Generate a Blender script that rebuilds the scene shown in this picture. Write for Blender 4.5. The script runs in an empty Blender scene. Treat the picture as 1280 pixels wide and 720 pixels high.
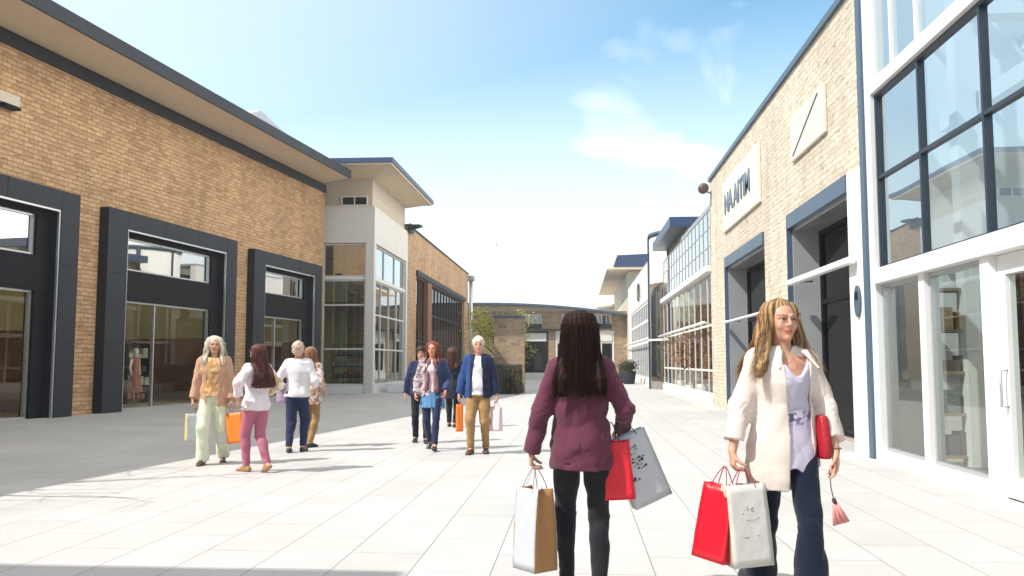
import bpy, bmesh, math, random
import numpy as np
from mathutils import Vector, Matrix
random.seed(7)
rng = np.random.default_rng(7)
scn = bpy.context.scene
COL = scn.collection
R = math.radians
PI = math.pi

# ------------------------------------------------------------------ node helpers
def new_mat(name):
    m = bpy.data.materials.new(name); m.use_nodes = True
    nt = m.node_tree; nt.nodes.clear()
    out = nt.nodes.new('ShaderNodeOutputMaterial')
    return m, nt, out
def nd(nt, typ, **kw):
    n = nt.nodes.new(typ)
    for k, v in kw.items():
        if k in n.inputs.keys() if isinstance(k, str) else False: n.inputs[k].default_value = v
        else: setattr(n, k, v)
    return n
def L(nt, a, b): nt.links.new(a, b)
def c4(c): return (c[0], c[1], c[2], 1.0)

def plain(name, col, rough=0.6, metal=0.0, var=0.12, scale=6.0, bump=0.0, bscale=40.0, spec=0.5, attr=False, sheen=0.0, sss=0.0, stretch=(1, 1, 1), coat=0.0):
    """principled material whose colour and roughness wander a little with noise"""
    m, nt, out = new_mat(name)
    p = nd(nt, 'ShaderNodeBsdfPrincipled')
    tc = nd(nt, 'ShaderNodeTexCoord')
    mp = nd(nt, 'ShaderNodeMapping'); mp.inputs['Scale'].default_value = stretch
    L(nt, tc.outputs['Object'], mp.inputs['Vector'])
    n = nd(nt, 'ShaderNodeTexNoise'); n.inputs['Scale'].default_value = scale; n.inputs['Detail'].default_value = 5
    L(nt, mp.outputs[0], n.inputs['Vector'])
    mx = nd(nt, 'ShaderNodeMix', data_type='RGBA')
    mx.inputs[6].default_value = c4([max(0, x * (1 - var)) for x in col]); mx.inputs[7].default_value = c4([min(1, x * (1 + var)) for x in col])
    L(nt, n.outputs['Fac'], mx.inputs[0])
    csock = mx.outputs[2]
    if attr:
        at = nd(nt, 'ShaderNodeAttribute', attribute_name='Col')
        mu = nd(nt, 'ShaderNodeMix', data_type='RGBA', blend_type='MULTIPLY'); mu.inputs[0].default_value = 1
        L(nt, csock, mu.inputs[6]); L(nt, at.outputs['Color'], mu.inputs[7]); csock = mu.outputs[2]
    L(nt, csock, p.inputs['Base Color'])
    rr = nd(nt, 'ShaderNodeMapRange'); rr.inputs[3].default_value = max(0.02, rough - 0.08); rr.inputs[4].default_value = min(1, rough + 0.08)
    L(nt, n.outputs['Fac'], rr.inputs[0]); L(nt, rr.outputs[0], p.inputs['Roughness'])
    p.inputs['Metallic'].default_value = metal
    p.inputs['Specular IOR Level'].default_value = spec
    p.inputs['Sheen Weight'].default_value = sheen
    p.inputs['Coat Weight'].default_value = coat
    if sss: p.inputs['Subsurface Weight'].default_value = sss; p.inputs['Subsurface Radius'].default_value = (0.02, 0.008, 0.004); p.inputs['Subsurface Scale'].default_value = 0.3
    if bump:
        n2 = nd(nt, 'ShaderNodeTexNoise'); n2.inputs['Scale'].default_value = bscale; n2.inputs['Detail'].default_value = 6
        L(nt, mp.outputs[0], n2.inputs['Vector'])
        b = nd(nt, 'ShaderNodeBump'); b.inputs['Strength'].default_value = bump; b.inputs['Distance'].default_value = 0.02
        L(nt, n2.outputs['Fac'], b.inputs['Height']); L(nt, b.outputs[0], p.inputs['Normal'])
    L(nt, p.outputs[0], out.inputs[0])
    return m

def wall_uv(nt):
    """(u, z) of a vertical wall in the object's own space, whichever way the wall faces"""
    tc = nd(nt, 'ShaderNodeTexCoord')
    sep = nd(nt, 'ShaderNodeSeparateXYZ'); L(nt, tc.outputs['Object'], sep.inputs[0])
    geo = nd(nt, 'ShaderNodeNewGeometry')
    vt = nd(nt, 'ShaderNodeVectorTransform', vector_type='NORMAL', convert_from='WORLD', convert_to='OBJECT')
    L(nt, geo.outputs['Normal'], vt.inputs[0])
    sn = nd(nt, 'ShaderNodeSeparateXYZ'); L(nt, vt.outputs[0], sn.inputs[0])
    ab = nd(nt, 'ShaderNodeMath', operation='ABSOLUTE'); L(nt, sn.outputs[0], ab.inputs[0])
    gt = nd(nt, 'ShaderNodeMath', operation='GREATER_THAN'); L(nt, ab.outputs[0], gt.inputs[0]); gt.inputs[1].default_value = 0.6
    mx = nd(nt, 'ShaderNodeMix', data_type='FLOAT'); L(nt, gt.outputs[0], mx.inputs[0]); L(nt, sep.outputs[0], mx.inputs[2]); L(nt, sep.outputs[1], mx.inputs[3])
    cb = nd(nt, 'ShaderNodeCombineXYZ'); L(nt, mx.outputs[0], cb.inputs[0]); L(nt, sep.outputs[2], cb.inputs[1])
    return cb.outputs[0], tc

def brick_mat(name, c1, c2, mortar, w=0.30, h=0.10, ms=0.010, dark=None, darkamt=0.25, bump=0.8, joint_shade=.6, joint_shade_col=(.16, .10, .055)):
    m, nt, out = new_mat(name)
    p = nd(nt, 'ShaderNodeBsdfPrincipled'); p.inputs['Roughness'].default_value = 0.88; p.inputs['Specular IOR Level'].default_value = 0.25
    uv, tc = wall_uv(nt)
    # wobble the joints so courses look hand laid
    nz = nd(nt, 'ShaderNodeTexNoise'); nz.inputs['Scale'].default_value = 5; nz.inputs['Detail'].default_value = 2; L(nt, uv, nz.inputs['Vector'])
    sb = nd(nt, 'ShaderNodeVectorMath', operation='SUBTRACT'); L(nt, nz.outputs['Color'], sb.inputs[0]); sb.inputs[1].default_value = (.5, .5, .5)
    sc = nd(nt, 'ShaderNodeVectorMath', operation='SCALE'); L(nt, sb.outputs[0], sc.inputs[0]); sc.inputs['Scale'].default_value = 0.03
    ad = nd(nt, 'ShaderNodeVectorMath', operation='ADD'); L(nt, uv, ad.inputs[0]); L(nt, sc.outputs[0], ad.inputs[1])
    b = nd(nt, 'ShaderNodeTexBrick'); L(nt, ad.outputs[0], b.inputs['Vector'])
    b.inputs['Scale'].default_value = 1; b.inputs['Mortar Size'].default_value = ms; b.inputs['Mortar Smooth'].default_value = 0.4
    b.inputs['Brick Width'].default_value = w; b.inputs['Row Height'].default_value = h; b.inputs['Bias'].default_value = -0.1
    b.inputs['Color1'].default_value = c4(c1); b.inputs['Color2'].default_value = c4(c2); b.inputs['Mortar'].default_value = c4(mortar)
    # a second brick layer with other offset, to get a third tone
    b2 = nd(nt, 'ShaderNodeTexBrick'); L(nt, ad.outputs[0], b2.inputs['Vector'])
    for k in ('Scale', 'Mortar Size', 'Mortar Smooth', 'Brick Width', 'Row Height'): b2.inputs[k].default_value = b.inputs[k].default_value
    b2.inputs['Bias'].default_value = -0.55
    b2.inputs['Color1'].default_value = (1, 1, 1, 1); b2.inputs['Color2'].default_value = c4(dark or (.6, .55, .5)); b2.inputs['Mortar'].default_value = (1, 1, 1, 1)
    mu = nd(nt, 'ShaderNodeMix', data_type='RGBA', blend_type='MULTIPLY'); mu.inputs[0].default_value = 1
    L(nt, b.outputs['Color'], mu.inputs[6]); L(nt, b2.outputs['Color'], mu.inputs[7])
    # short dark dashes along the courses, mortar shadow painted into the brick colour
    pm_ = nd(nt, 'ShaderNodeMapping'); pm_.inputs['Scale'].default_value = (1.0 / w * .9, 1.0 / h * .95, 1); L(nt, ad.outputs[0], pm_.inputs['Vector'])
    pn = nd(nt, 'ShaderNodeTexNoise'); pn.inputs['Scale'].default_value = 1.3; pn.inputs['Detail'].default_value = 3; pn.inputs['Roughness'].default_value = .6; L(nt, pm_.outputs[0], pn.inputs['Vector'])
    pr_ = nd(nt, 'ShaderNodeMapRange', interpolation_type='SMOOTHSTEP'); pr_.inputs[1].default_value = .56; pr_.inputs[2].default_value = .68; pr_.inputs[3].default_value = 0; pr_.inputs[4].default_value = joint_shade; L(nt, pn.outputs['Fac'], pr_.inputs[0])
    pmix = nd(nt, 'ShaderNodeMix', data_type='RGBA'); L(nt, pr_.outputs[0], pmix.inputs[0]); L(nt, mu.outputs[2], pmix.inputs[6]); pmix.inputs[7].default_value = c4(joint_shade_col)
    n1 = nd(nt, 'ShaderNodeTexNoise'); n1.inputs['Scale'].default_value = 14; n1.inputs['Detail'].default_value = 8; n1.inputs['Roughness'].default_value = .7; L(nt, uv, n1.inputs['Vector'])
    n3 = nd(nt, 'ShaderNodeTexNoise'); n3.inputs['Scale'].default_value = .5; n3.inputs['Detail'].default_value = 4; L(nt, uv, n3.inputs['Vector'])
    mm = nd(nt, 'ShaderNodeMath', operation='ADD'); L(nt, n1.outputs['Fac'], mm.inputs[0]); L(nt, n3.outputs['Fac'], mm.inputs[1])
    rg = nd(nt, 'ShaderNodeMapRange'); rg.inputs[1].default_value = .6; rg.inputs[2].default_value = 1.4; rg.inputs[3].default_value = 1 - darkamt; rg.inputs[4].default_value = 1 + darkamt
    L(nt, mm.outputs[0], rg.inputs[0])
    # faint vertical water streaks and soiling with a shape of their own
    sm = nd(nt, 'ShaderNodeMapping'); sm.inputs['Scale'].default_value = (1.6, .13, 1); L(nt, uv, sm.inputs['Vector']); s4 = nd(nt, 'ShaderNodeTexNoise'); s4.inputs['Scale'].default_value = 1.0; s4.inputs['Detail'].default_value = 6; s4.inputs['Roughness'].default_value = .6; L(nt, sm.outputs[0], s4.inputs['Vector'])
    sr4 = nd(nt, 'ShaderNodeMapRange'); sr4.inputs[1].default_value = .35; sr4.inputs[2].default_value = .7; sr4.inputs[3].default_value = 1.06; sr4.inputs[4].default_value = .84; L(nt, s4.outputs['Fac'], sr4.inputs[0]); mq = nd(nt, 'ShaderNodeMath', operation='MULTIPLY'); L(nt, rg.outputs[0], mq.inputs[0]); L(nt, sr4.outputs[0], mq.inputs[1]); rg = mq
    m2 = nd(nt, 'ShaderNodeVectorMath', operation='SCALE'); L(nt, pmix.outputs[2], m2.inputs[0]); L(nt, rg.outputs[0], m2.inputs['Scale'])
    L(nt, m2.outputs[0], p.inputs['Base Color'])
    inv = nd(nt, 'ShaderNodeMath', operation='MULTIPLY_ADD'); L(nt, b.outputs['Fac'], inv.inputs[0]); inv.inputs[1].default_value = -1.0; L(nt, n1.outputs['Fac'], inv.inputs[2])
    bp = nd(nt, 'ShaderNodeBump'); bp.inputs['Strength'].default_value = bump; bp.inputs['Distance'].default_value = 0.02
    L(nt, inv.outputs[0], bp.inputs['Height']); L(nt, bp.outputs[0], p.inputs['Normal'])
    L(nt, p.outputs[0], out.inputs[0])
    return m

def glass_mat(name, tint=(.8, .88, .9), refl=1.0, rough=0.0, base=0.06, gcol=(1, 1, 1)):
    m, nt, out = new_mat(name)
    tr = nd(nt, 'ShaderNodeBsdfTransparent'); tr.inputs[0].default_value = c4(tint)
    gl = nd(nt, 'ShaderNodeBsdfGlossy'); gl.inputs['Roughness'].default_value = rough; gl.inputs['Color'].default_value = c4(gcol)
    # reflectance by Schlick, the same from either side of the sheet
    ge = nd(nt, 'ShaderNodeNewGeometry'); dt = nd(nt, 'ShaderNodeVectorMath', operation='DOT_PRODUCT'); L(nt, ge.outputs['Incoming'], dt.inputs[0]); L(nt, ge.outputs['Normal'], dt.inputs[1]); ab_ = nd(nt, 'ShaderNodeMath', operation='ABSOLUTE'); L(nt, dt.outputs['Value'], ab_.inputs[0]); om = nd(nt, 'ShaderNodeMath', operation='SUBTRACT'); om.inputs[0].default_value = 1; L(nt, ab_.outputs[0], om.inputs[1]); pw = nd(nt, 'ShaderNodeMath', operation='POWER'); L(nt, om.outputs[0], pw.inputs[0]); pw.inputs[1].default_value = 5; fr = nd(nt, 'ShaderNodeMath', operation='MULTIPLY_ADD'); L(nt, pw.outputs[0], fr.inputs[0]); fr.inputs[1].default_value = .957; fr.inputs[2].default_value = .043
    # panes are never dead flat: a slow ripple bends the reflections
    tc = nd(nt, 'ShaderNodeTexCoord')
    n = nd(nt, 'ShaderNodeTexNoise'); n.inputs['Scale'].default_value = 0.55; n.inputs['Detail'].default_value = 1; L(nt, tc.outputs['Object'], n.inputs['Vector'])
    bp = nd(nt, 'ShaderNodeBump'); bp.inputs['Strength'].default_value = 0.06; bp.inputs['Distance'].default_value = 0.04
    L(nt, n.outputs['Fac'], bp.inputs['Height']); L(nt, bp.outputs[0], gl.inputs['Normal'])
    ma = nd(nt, 'ShaderNodeMath', operation='MULTIPLY_ADD', use_clamp=True); L(nt, fr.outputs[0], ma.inputs[0]); ma.inputs[1].default_value = refl; ma.inputs[2].default_value = base
    mx = nd(nt, 'ShaderNodeMixShader'); L(nt, ma.outputs[0], mx.inputs[0]); L(nt, tr.outputs[0], mx.inputs[1]); L(nt, gl.outputs[0], mx.inputs[2])
    L(nt, mx.outputs[0], out.inputs[0])
    return m

def paving_mat(name):
    m, nt, out = new_mat(name)
    p = nd(nt, 'ShaderNodeBsdfPrincipled')
    tc = nd(nt, 'ShaderNodeTexCoord')
    mp = nd(nt, 'ShaderNodeMapping'); mp.inputs['Rotation'].default_value = (0, 0, R(90)); mp.inputs['Location'].default_value = (0, 0.03, 0)
    L(nt, tc.outputs['Object'], mp.inputs['Vector'])
    b = nd(nt, 'ShaderNodeTexBrick'); L(nt, mp.outputs[0], b.inputs['Vector'])
    b.inputs['Scale'].default_value = 1; b.inputs['Mortar Size'].default_value = 0.004; b.inputs['Mortar Smooth'].default_value = 0.2
    b.inputs['Brick Width'].default_value = 1.06; b.inputs['Row Height'].default_value = 0.53
    b.inputs['Color1'].default_value = (.51, .505, .49, 1); b.inputs['Color2'].default_value = (.475, .47, .455, 1); b.inputs['Mortar'].default_value = (.20, .195, .19, 1)
    n1 = nd(nt, 'ShaderNodeTexNoise'); n1.inputs['Scale'].default_value = 0.7; n1.inputs['Detail'].default_value = 8; n1.inputs['Roughness'].default_value = .65; L(nt, tc.outputs['Object'], n1.inputs['Vector'])
    n2 = nd(nt, 'ShaderNodeTexNoise'); n2.inputs['Scale'].default_value = 60; n2.inputs['Detail'].default_value = 6; L(nt, tc.outputs['Object'], n2.inputs['Vector'])
    ad = nd(nt, 'ShaderNodeMath', operation='ADD'); L(nt, n1.outputs['Fac'], ad.inputs[0]); L(nt, n2.outputs['Fac'], ad.inputs[1])
    rg = nd(nt, 'ShaderNodeMapRange'); rg.inputs[1].default_value = .6; rg.inputs[2].default_value = 1.4; rg.inputs[3].default_value = .80; rg.inputs[4].default_value = 1.12; L(nt, ad.outputs[0], rg.inputs[0])
    sc = nd(nt, 'ShaderNodeVectorMath', operation='SCALE'); L(nt, b.outputs['Color'], sc.inputs[0]); L(nt, rg.outputs[0], sc.inputs['Scale'])
    # worn spots and small stains
    v = nd(nt, 'ShaderNodeTexNoise'); v.inputs['Scale'].default_value = 2.6; v.inputs['Detail'].default_value = 10; v.inputs['Roughness'].default_value = .8; L(nt, tc.outputs['Object'], v.inputs['Vector'])
    vr = nd(nt, 'ShaderNodeMapRange'); vr.inputs[1].default_value = .64; vr.inputs[2].default_value = .74; vr.inputs[3].default_value = 0; vr.inputs[4].default_value = .5; L(nt, v.outputs['Fac'], vr.inputs[0])
    mx = nd(nt, 'ShaderNodeMix', data_type='RGBA'); L(nt, vr.outputs[0], mx.inputs[0]); L(nt, sc.outputs[0], mx.inputs[6]); mx.inputs[7].default_value = (.40, .38, .35, 1)
    L(nt, mx.outputs[2], p.inputs['Base Color'])
    rr = nd(nt, 'ShaderNodeMapRange'); rr.inputs[3].default_value = .42; rr.inputs[4].default_value = .75; L(nt, n1.outputs['Fac'], rr.inputs[0]); L(nt, rr.outputs[0], p.inputs['Roughness'])
    p.inputs['Specular IOR Level'].default_value = .3
    hh = nd(nt, 'ShaderNodeMath', operation='MULTIPLY_ADD'); L(nt, b.outputs['Fac'], hh.inputs[0]); hh.inputs[1].default_value = -1.5; L(nt, n2.outputs['Fac'], hh.inputs[2])
    bp = nd(nt, 'ShaderNodeBump'); bp.inputs['Strength'].default_value = .3; bp.inputs['Distance'].default_value = 0.006; L(nt, hh.outputs[0], bp.inputs['Height']); L(nt, bp.outputs[0], p.inputs['Normal'])
    L(nt, p.outputs[0], out.inputs[0])
    return m

# ------------------------------------------------------------------ object helpers
def tag(o, label=None, cat=None, group=None, kind=None):
    if label: o['label'] = label
    if cat: o['category'] = cat
    if group: o['group'] = group
    if kind: o['kind'] = kind
    return o
def empty(name, label, cat, loc=(0, 0, 0), rz=0.0, group=None):
    o = bpy.data.objects.new(name, None); COL.objects.link(o)
    o.location = loc; o.rotation_euler = (0, 0, rz); o.empty_display_size = 0.3
    return tag(o, label, cat, group)
def copy_tree(o, parent=None):
    kids = list(o.children)
    c = o.copy(); COL.objects.link(c)
    c.parent = parent
    for ch in kids: copy_tree(ch, c)
    return c

class MB:
    """collects boxes, tubes and sheets and links them as one mesh object"""
    def __init__(s): s.v = []; s.f = []; s.c = []; s.sm = []
    def add(s, vs, fs, col=None, smooth=False):
        n = len(s.v); s.v += [tuple(v) for v in vs]; s.f += [tuple(i + n for i in f) for f in fs]
        s.c += [col or (1, 1, 1)] * len(vs); s.sm += [smooth] * len(fs)
        return s
    def box(s, x0, x1, y0, y1, z0, z1, col=None):
        if x0 > x1: x0, x1 = x1, x0
        if y0 > y1: y0, y1 = y1, y0
        if z0 > z1: z0, z1 = z1, z0
        return s.add([(x0, y0, z0), (x1, y0, z0), (x1, y1, z0), (x0, y1, z0), (x0, y0, z1), (x1, y0, z1), (x1, y1, z1), (x0, y1, z1)],
              [(0, 3, 2, 1), (4, 5, 6, 7), (0, 1, 5, 4), (1, 2, 6, 5), (2, 3, 7, 6), (3, 0, 4, 7)], col)
    def prism(s, pts, z0, z1, col=None):
        """polygon in xy (counter-clockwise) pulled up from z0 to z1"""
        n = len(pts)
        vs = [(x, y, z0) for x, y in pts] + [(x, y, z1) for x, y in pts]
        fs = [tuple(range(n - 1, -1, -1)), tuple(range(n, 2 * n))] + [(i, (i + 1) % n, n + (i + 1) % n, n + i) for i in range(n)]
        return s.add(vs, fs, col)
    def tube(s, pts, r, n=8, cap=True, col=None, smooth=True):
        pts = [Vector(p) for p in pts]; m = len(pts)
        rs = r if isinstance(r, (list, tuple)) else [r] * m
        vs = []; up = None
        for i, p in enumerate(pts):
            d = (pts[min(i + 1, m - 1)] - pts[max(i - 1, 0)])
            d = d.normalized() if d.length > 1e-9 else Vector((0, 0, 1))
            if up is None: up = Vector((0, 0, 1)) if abs(d.z) < .9 else Vector((1, 0, 0))
            a = d.cross(up); a = a.normalized() if a.length > 1e-6 else d.orthogonal().normalized()
            b = a.cross(d).normalized(); up = b
            for k in range(n):
                t = 2 * PI * k / n; vs.append(p + (a * math.cos(t) + b * math.sin(t)) * rs[i])
        fs = []
        for i in range(m - 1):
            for k in range(n): fs.append((i * n + k, i * n + (k + 1) % n, (i + 1) * n + (k + 1) % n, (i + 1) * n + k))
        if cap: fs += [tuple(range(n - 1, -1, -1)), tuple(range((m - 1) * n, m * n))]
        return s.add(vs, fs, col, smooth)
    def quad(s, a, b, c, d, col=None): return s.add([a, b, c, d], [(0, 1, 2, 3)], col)
    def build(s, name, mat, parent=None, label=None, bevel=0.0, fix=True):
        me = bpy.data.meshes.new(name); me.from_pydata(s.v, [], s.f)
        if len(s.sm) == len(me.polygons): me.polygons.foreach_set('use_smooth', s.sm)
        if any(c != (1, 1, 1) for c in s.c):
            a = me.color_attributes.new('Col', 'FLOAT_COLOR', 'POINT')
            a.data.foreach_set('color', [q for c in s.c for q in (c[0], c[1], c[2], 1.0)])
        if fix:
            bm = bmesh.new(); bm.from_mesh(me); bmesh.ops.recalc_face_normals(bm, faces=bm.faces); bm.to_mesh(me); bm.free()
        me.materials.append(mat)
        o = bpy.data.objects.new(name, me); COL.objects.link(o)
        if parent: o.parent = parent
        if label: o['label'] = label
        if bevel:
            md = o.modifiers.new('bevel', 'BEVEL'); md.width = bevel; md.segments = 2; md.limit_method = 'ANGLE'; md.angle_limit = R(40)
        return o

def wall_with_holes(mb, u0, u1, z0, z1, t0, t1, holes, axis='x'):
    """a wall slab along u (x or y) from t0 to t1 thick, with rectangular holes [(u0,u1,z0,z1)], built of butted boxes"""
    us = sorted({u0, u1, *[h[0] for h in holes], *[h[1] for h in holes]})
    us = [u for u in us if u0 <= u <= u1]
    for a, b in zip(us[:-1], us[1:]):
        mid = (a + b) / 2
        hs = sorted([(h[2], h[3]) for h in holes if h[0] < mid < h[1]])
        z = z0
        for h0, h1 in hs + [(z1, z1)]:
            if h0 > z + 1e-6:
                if axis == 'x': mb.box(a, b, t0, t1, z, h0)
                else: mb.box(t0, t1, a, b, z, h0)
            z = h1
    return mb
# ------------------------------------------------------------------ implicit-surface modelling for people
class Vol:
    def __init__(s, lo, hi, res):
        s.lo = np.array(lo, float); s.res = res
        s.n = np.maximum(4, np.ceil((np.array(hi) - s.lo) / res).astype(int) + 1)
        s.D = np.full(s.n, 0.06, np.float32)
        s.ax = [(s.lo[i] + np.arange(s.n[i]) * res).astype(np.float32) for i in range(3)]
    def sub(s, lo, hi, m):
        sl = []
        for i in range(3):
            a = int(np.floor((lo[i] - m - s.lo[i]) / s.res)); b = int(np.ceil((hi[i] + m - s.lo[i]) / s.res)) + 1
            a = max(0, a); b = min(s.n[i], b)
            if b <= a: return None, None
            sl.append(slice(a, b))
        g = (s.ax[0][sl[0]][:, None, None], s.ax[1][sl[1]][None, :, None], s.ax[2][sl[2]][None, None, :])
        return tuple(sl), g
    def comb(s, sl, d, k, op='u'):
        A = s.D[sl]
        if op == 'u':
            if k > 0:
                h = np.clip(.5 + .5 * (A - d) / k, 0, 1); s.D[sl] = A * (1 - h) + d * h - k * h * (1 - h)
            else: s.D[sl] = np.minimum(A, d)
        else:
            d = -d
            if k > 0:
                h = np.clip(.5 - .5 * (A - d) / k, 0, 1); s.D[sl] = A * (1 - h) + d * h + k * h * (1 - h)
            else: s.D[sl] = np.maximum(A, d)
    def cone(s, a, b, ra, rb, k=0.02, op='u', flat=False):
        a = np.array(a, float); b = np.array(b, float); m = max(ra, rb) + k + 2 * s.res + .01
        sl, g = s.sub(np.minimum(a, b), np.maximum(a, b), m)
        if sl is None: return
        ab = b - a; L2 = float(ab @ ab) + 1e-12
        px, py, pz = g[0] - a[0], g[1] - a[1], g[2] - a[2]
        t0 = (px * ab[0] + py * ab[1] + pz * ab[2]) / L2
        t = np.clip(t0, 0, 1)
        d = np.sqrt((px - t * ab[0]) ** 2 + (py - t * ab[1]) ** 2 + (pz - t * ab[2]) ** 2) - (ra + (rb - ra) * t)
        if flat: d = np.maximum(d, (t0 - 1) * math.sqrt(L2))
        s.comb(sl, d.astype(np.float32), k, op)
    def ell(s, c, r, k=0.02, op='u', M=None):
        c = np.array(c, float); r = np.array(r, float); m = k + 2 * s.res + .01
        ext = r if M is None else np.sqrt(((np.array(M) * r[None, :]) ** 2).sum(1))
        sl, g = s.sub(c - ext, c + ext, m)
        if sl is None: return
        x, y, z = g[0] - c[0], g[1] - c[1], g[2] - c[2]
        if M is not None:
            M = np.array(M)   # columns are the ellipsoid's axes
            x, y, z = (x * M[0][i] + y * M[1][i] + z * M[2][i] for i in range(3))
        k0 = np.sqrt((x / r[0]) ** 2 + (y / r[1]) ** 2 + (z / r[2]) ** 2); k1 = np.sqrt((x / r[0] ** 2) ** 2 + (y / r[1] ** 2) ** 2 + (z / r[2] ** 2) ** 2) + 1e-9
        s.comb(sl, (k0 * (k0 - 1) / k1).astype(np.float32), k, op)
    def loft(s, secs, k=0.02, op='u'):
        """stack of ellipses (z, cx, cy, rx, ry), z ascending"""
        S = np.array(secs, float)
        lo = np.array([(S[:, 1] - S[:, 3]).min(), (S[:, 2] - S[:, 4]).min(), S[0, 0]]); hi = np.array([(S[:, 1] + S[:, 3]).max(), (S[:, 2] + S[:, 4]).max(), S[-1, 0]])
        sl, g = s.sub(lo, hi, k + 2 * s.res + .01)
        if sl is None: return
        z = g[2]; f = [np.interp(z, S[:, 0], S[:, i]) for i in (1, 2, 3, 4)]
        d = (np.sqrt(((g[0] - f[0]) / f[2]) ** 2 + ((g[1] - f[1]) / f[3]) ** 2) - 1) * np.minimum(f[2], f[3])
        d = np.maximum(d, np.maximum(S[0, 0] - z, z - S[-1, 0]))
        s.comb(sl, d.astype(np.float32), k, op)
    def cut(s, fn, lo=None, hi=None):
        """subtract the region where fn(x,y,z) < 0"""
        lo = s.lo if lo is None else lo; hi = s.lo + s.n * s.res if hi is None else hi
        sl, g = s.sub(lo, hi, 0)
        if sl is None: return
        d = np.broadcast_to(fn(*g), s.D[sl].shape)
        s.D[sl] = np.maximum(s.D[sl], -d)
    def warp(s, fn):
        """add fn(x,y,z) to the distance, near the surface only"""
        idx = np.nonzero(np.abs(s.D) < 0.035)
        p = [s.ax[i][idx[i]] for i in range(3)]
        s.D[idx] += fn(*p).astype(np.float32)
    def mesh(s):
        D = s.D.copy()
        for ax in range(3):     # close the surface at the grid's border
            D[tuple(0 if i == ax else slice(None) for i in range(3))] = 0.05; D[tuple(-1 if i == ax else slice(None) for i in range(3))] = 0.05
        I = D < 0
        n = D.shape
        cs = [(i, j, k) for i in (0, 1) for j in (0, 1) for k in (0, 1)]
        cnt = np.zeros([q - 1 for q in n], np.uint8)
        for (i, j, k) in cs: cnt += I[i:n[0] - 1 + i, j:n[1] - 1 + j, k:n[2] - 1 + k]
        act = (cnt > 0) & (cnt < 8)
        ids = np.full(act.shape, -1, np.int64); cell = np.argwhere(act); ids[act] = np.arange(len(cell))
        acc = np.zeros((len(cell), 3)); w = np.zeros(len(cell))
        cv = [D[cell[:, 0] + i, cell[:, 1] + j, cell[:, 2] + k] for (i, j, k) in cs]
        for a in range(8):
            for b in range(a + 1, 8):
                if sum(abs(cs[a][q] - cs[b][q]) for q in range(3)) != 1: continue
                x = (cv[a] < 0) != (cv[b] < 0)
                t = np.where(x, cv[a] / np.where(x, cv[a] - cv[b], 1), 0)
                pa = np.array(cs[a], float); pb = np.array(cs[b], float)
                acc += np.where(x[:, None], pa + (pb - pa) * t[:, None], 0); w += x
        V = s.lo + (cell + acc / w[:, None]) * s.res
        Q = []
        for ax in range(3):
            o1, o2 = [(1, 2), (2, 0), (0, 1)][ax]
            A = I[tuple(slice(0, -1) if i == ax else slice(1, -1) for i in range(3))]; B = I[tuple(slice(1, None) if i == ax else slice(1, -1) for i in range(3))]
            for flip, mk in ((False, A & ~B), (True, B & ~A)):
                e = np.argwhere(mk)
                if not len(e): continue
                for i in range(3):
                    if i != ax: e[:, i] += 1
                def idc(d1, d2):
                    q = e.copy(); q[:, o1] -= d1; q[:, o2] -= d2; return ids[q[:, 0], q[:, 1], q[:, 2]]
                q = np.stack([idc(1, 1), idc(0, 1), idc(0, 0), idc(1, 0)], 1)
                Q.append(q[:, ::-1] if flip else q)
        return V, np.concatenate(Q)

def link_mesh(name, V, Q, mat, parent, col=None, smooth=True, label=None):
    me = bpy.data.meshes.new(name)
    V = np.asarray(V, np.float32); Q = np.asarray(Q, np.int32)
    me.vertices.add(len(V)); me.vertices.foreach_set('co', V.ravel())
    me.loops.add(Q.size); me.loops.foreach_set('vertex_index', Q.ravel())
    me.polygons.add(len(Q)); me.polygons.foreach_set('loop_start', np.arange(0, Q.size, 4, dtype=np.int32)); me.polygons.foreach_set('loop_total', np.full(len(Q), 4, np.int32))
    me.update(calc_edges=True)
    if smooth: me.polygons.foreach_set('use_smooth', np.ones(len(Q), bool))
    if col is not None:
        a = me.color_attributes.new('Col', 'FLOAT_COLOR', 'POINT')
        a.data.foreach_set('color', np.concatenate([col, np.ones((len(V), 1))], 1).astype(np.float32).ravel())
    me.materials.append(mat)
    o = bpy.data.objects.new(name, me); COL.objects.link(o)
    if parent: o.parent = parent
    if label: o['label'] = label
    return o

def relax(V, Q, n=2):
    """a little Laplacian smoothing, to take the grid out of the surface"""
    for _ in range(n):
        acc = np.zeros_like(V); c = np.zeros(len(V))
        for a, b in ((0, 1), (1, 2), (2, 3), (3, 0)):
            np.add.at(acc, Q[:, a], V[Q[:, b]]); np.add.at(c, Q[:, a], 1)
            np.add.at(acc, Q[:, b], V[Q[:, a]]); np.add.at(c, Q[:, b], 1)
        V = V * .45 + .55 * acc / np.maximum(c, 1)[:, None]
    return V

def wobble(seed, f=12, amp=0.006, zs=0.6):
    """cheap cloth-like ridges: warped sines"""
    r = np.random.default_rng(seed); dirs = r.normal(size=(6, 3)); dirs[:, 2] *= zs
    dirs /= np.linalg.norm(dirs, axis=1)[:, None]; ph = r.uniform(0, 6.28, 6); fr = f * r.uniform(.6, 2.2, 6)
    def fn(x, y, z):
        w = 0.25 * np.sin(x * 17 + z * 11 + ph[0]) + .25 * np.sin(y * 15 - z * 19 + ph[1])
        t = 0
        for i in range(6): t = t + (1 - 2 * np.abs(np.sin((x * dirs[i, 0] + y * dirs[i, 1] + z * dirs[i, 2]) * fr[i] + ph[i] + w * 2))) / 6
        return amp * t * 2
    return fn

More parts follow.
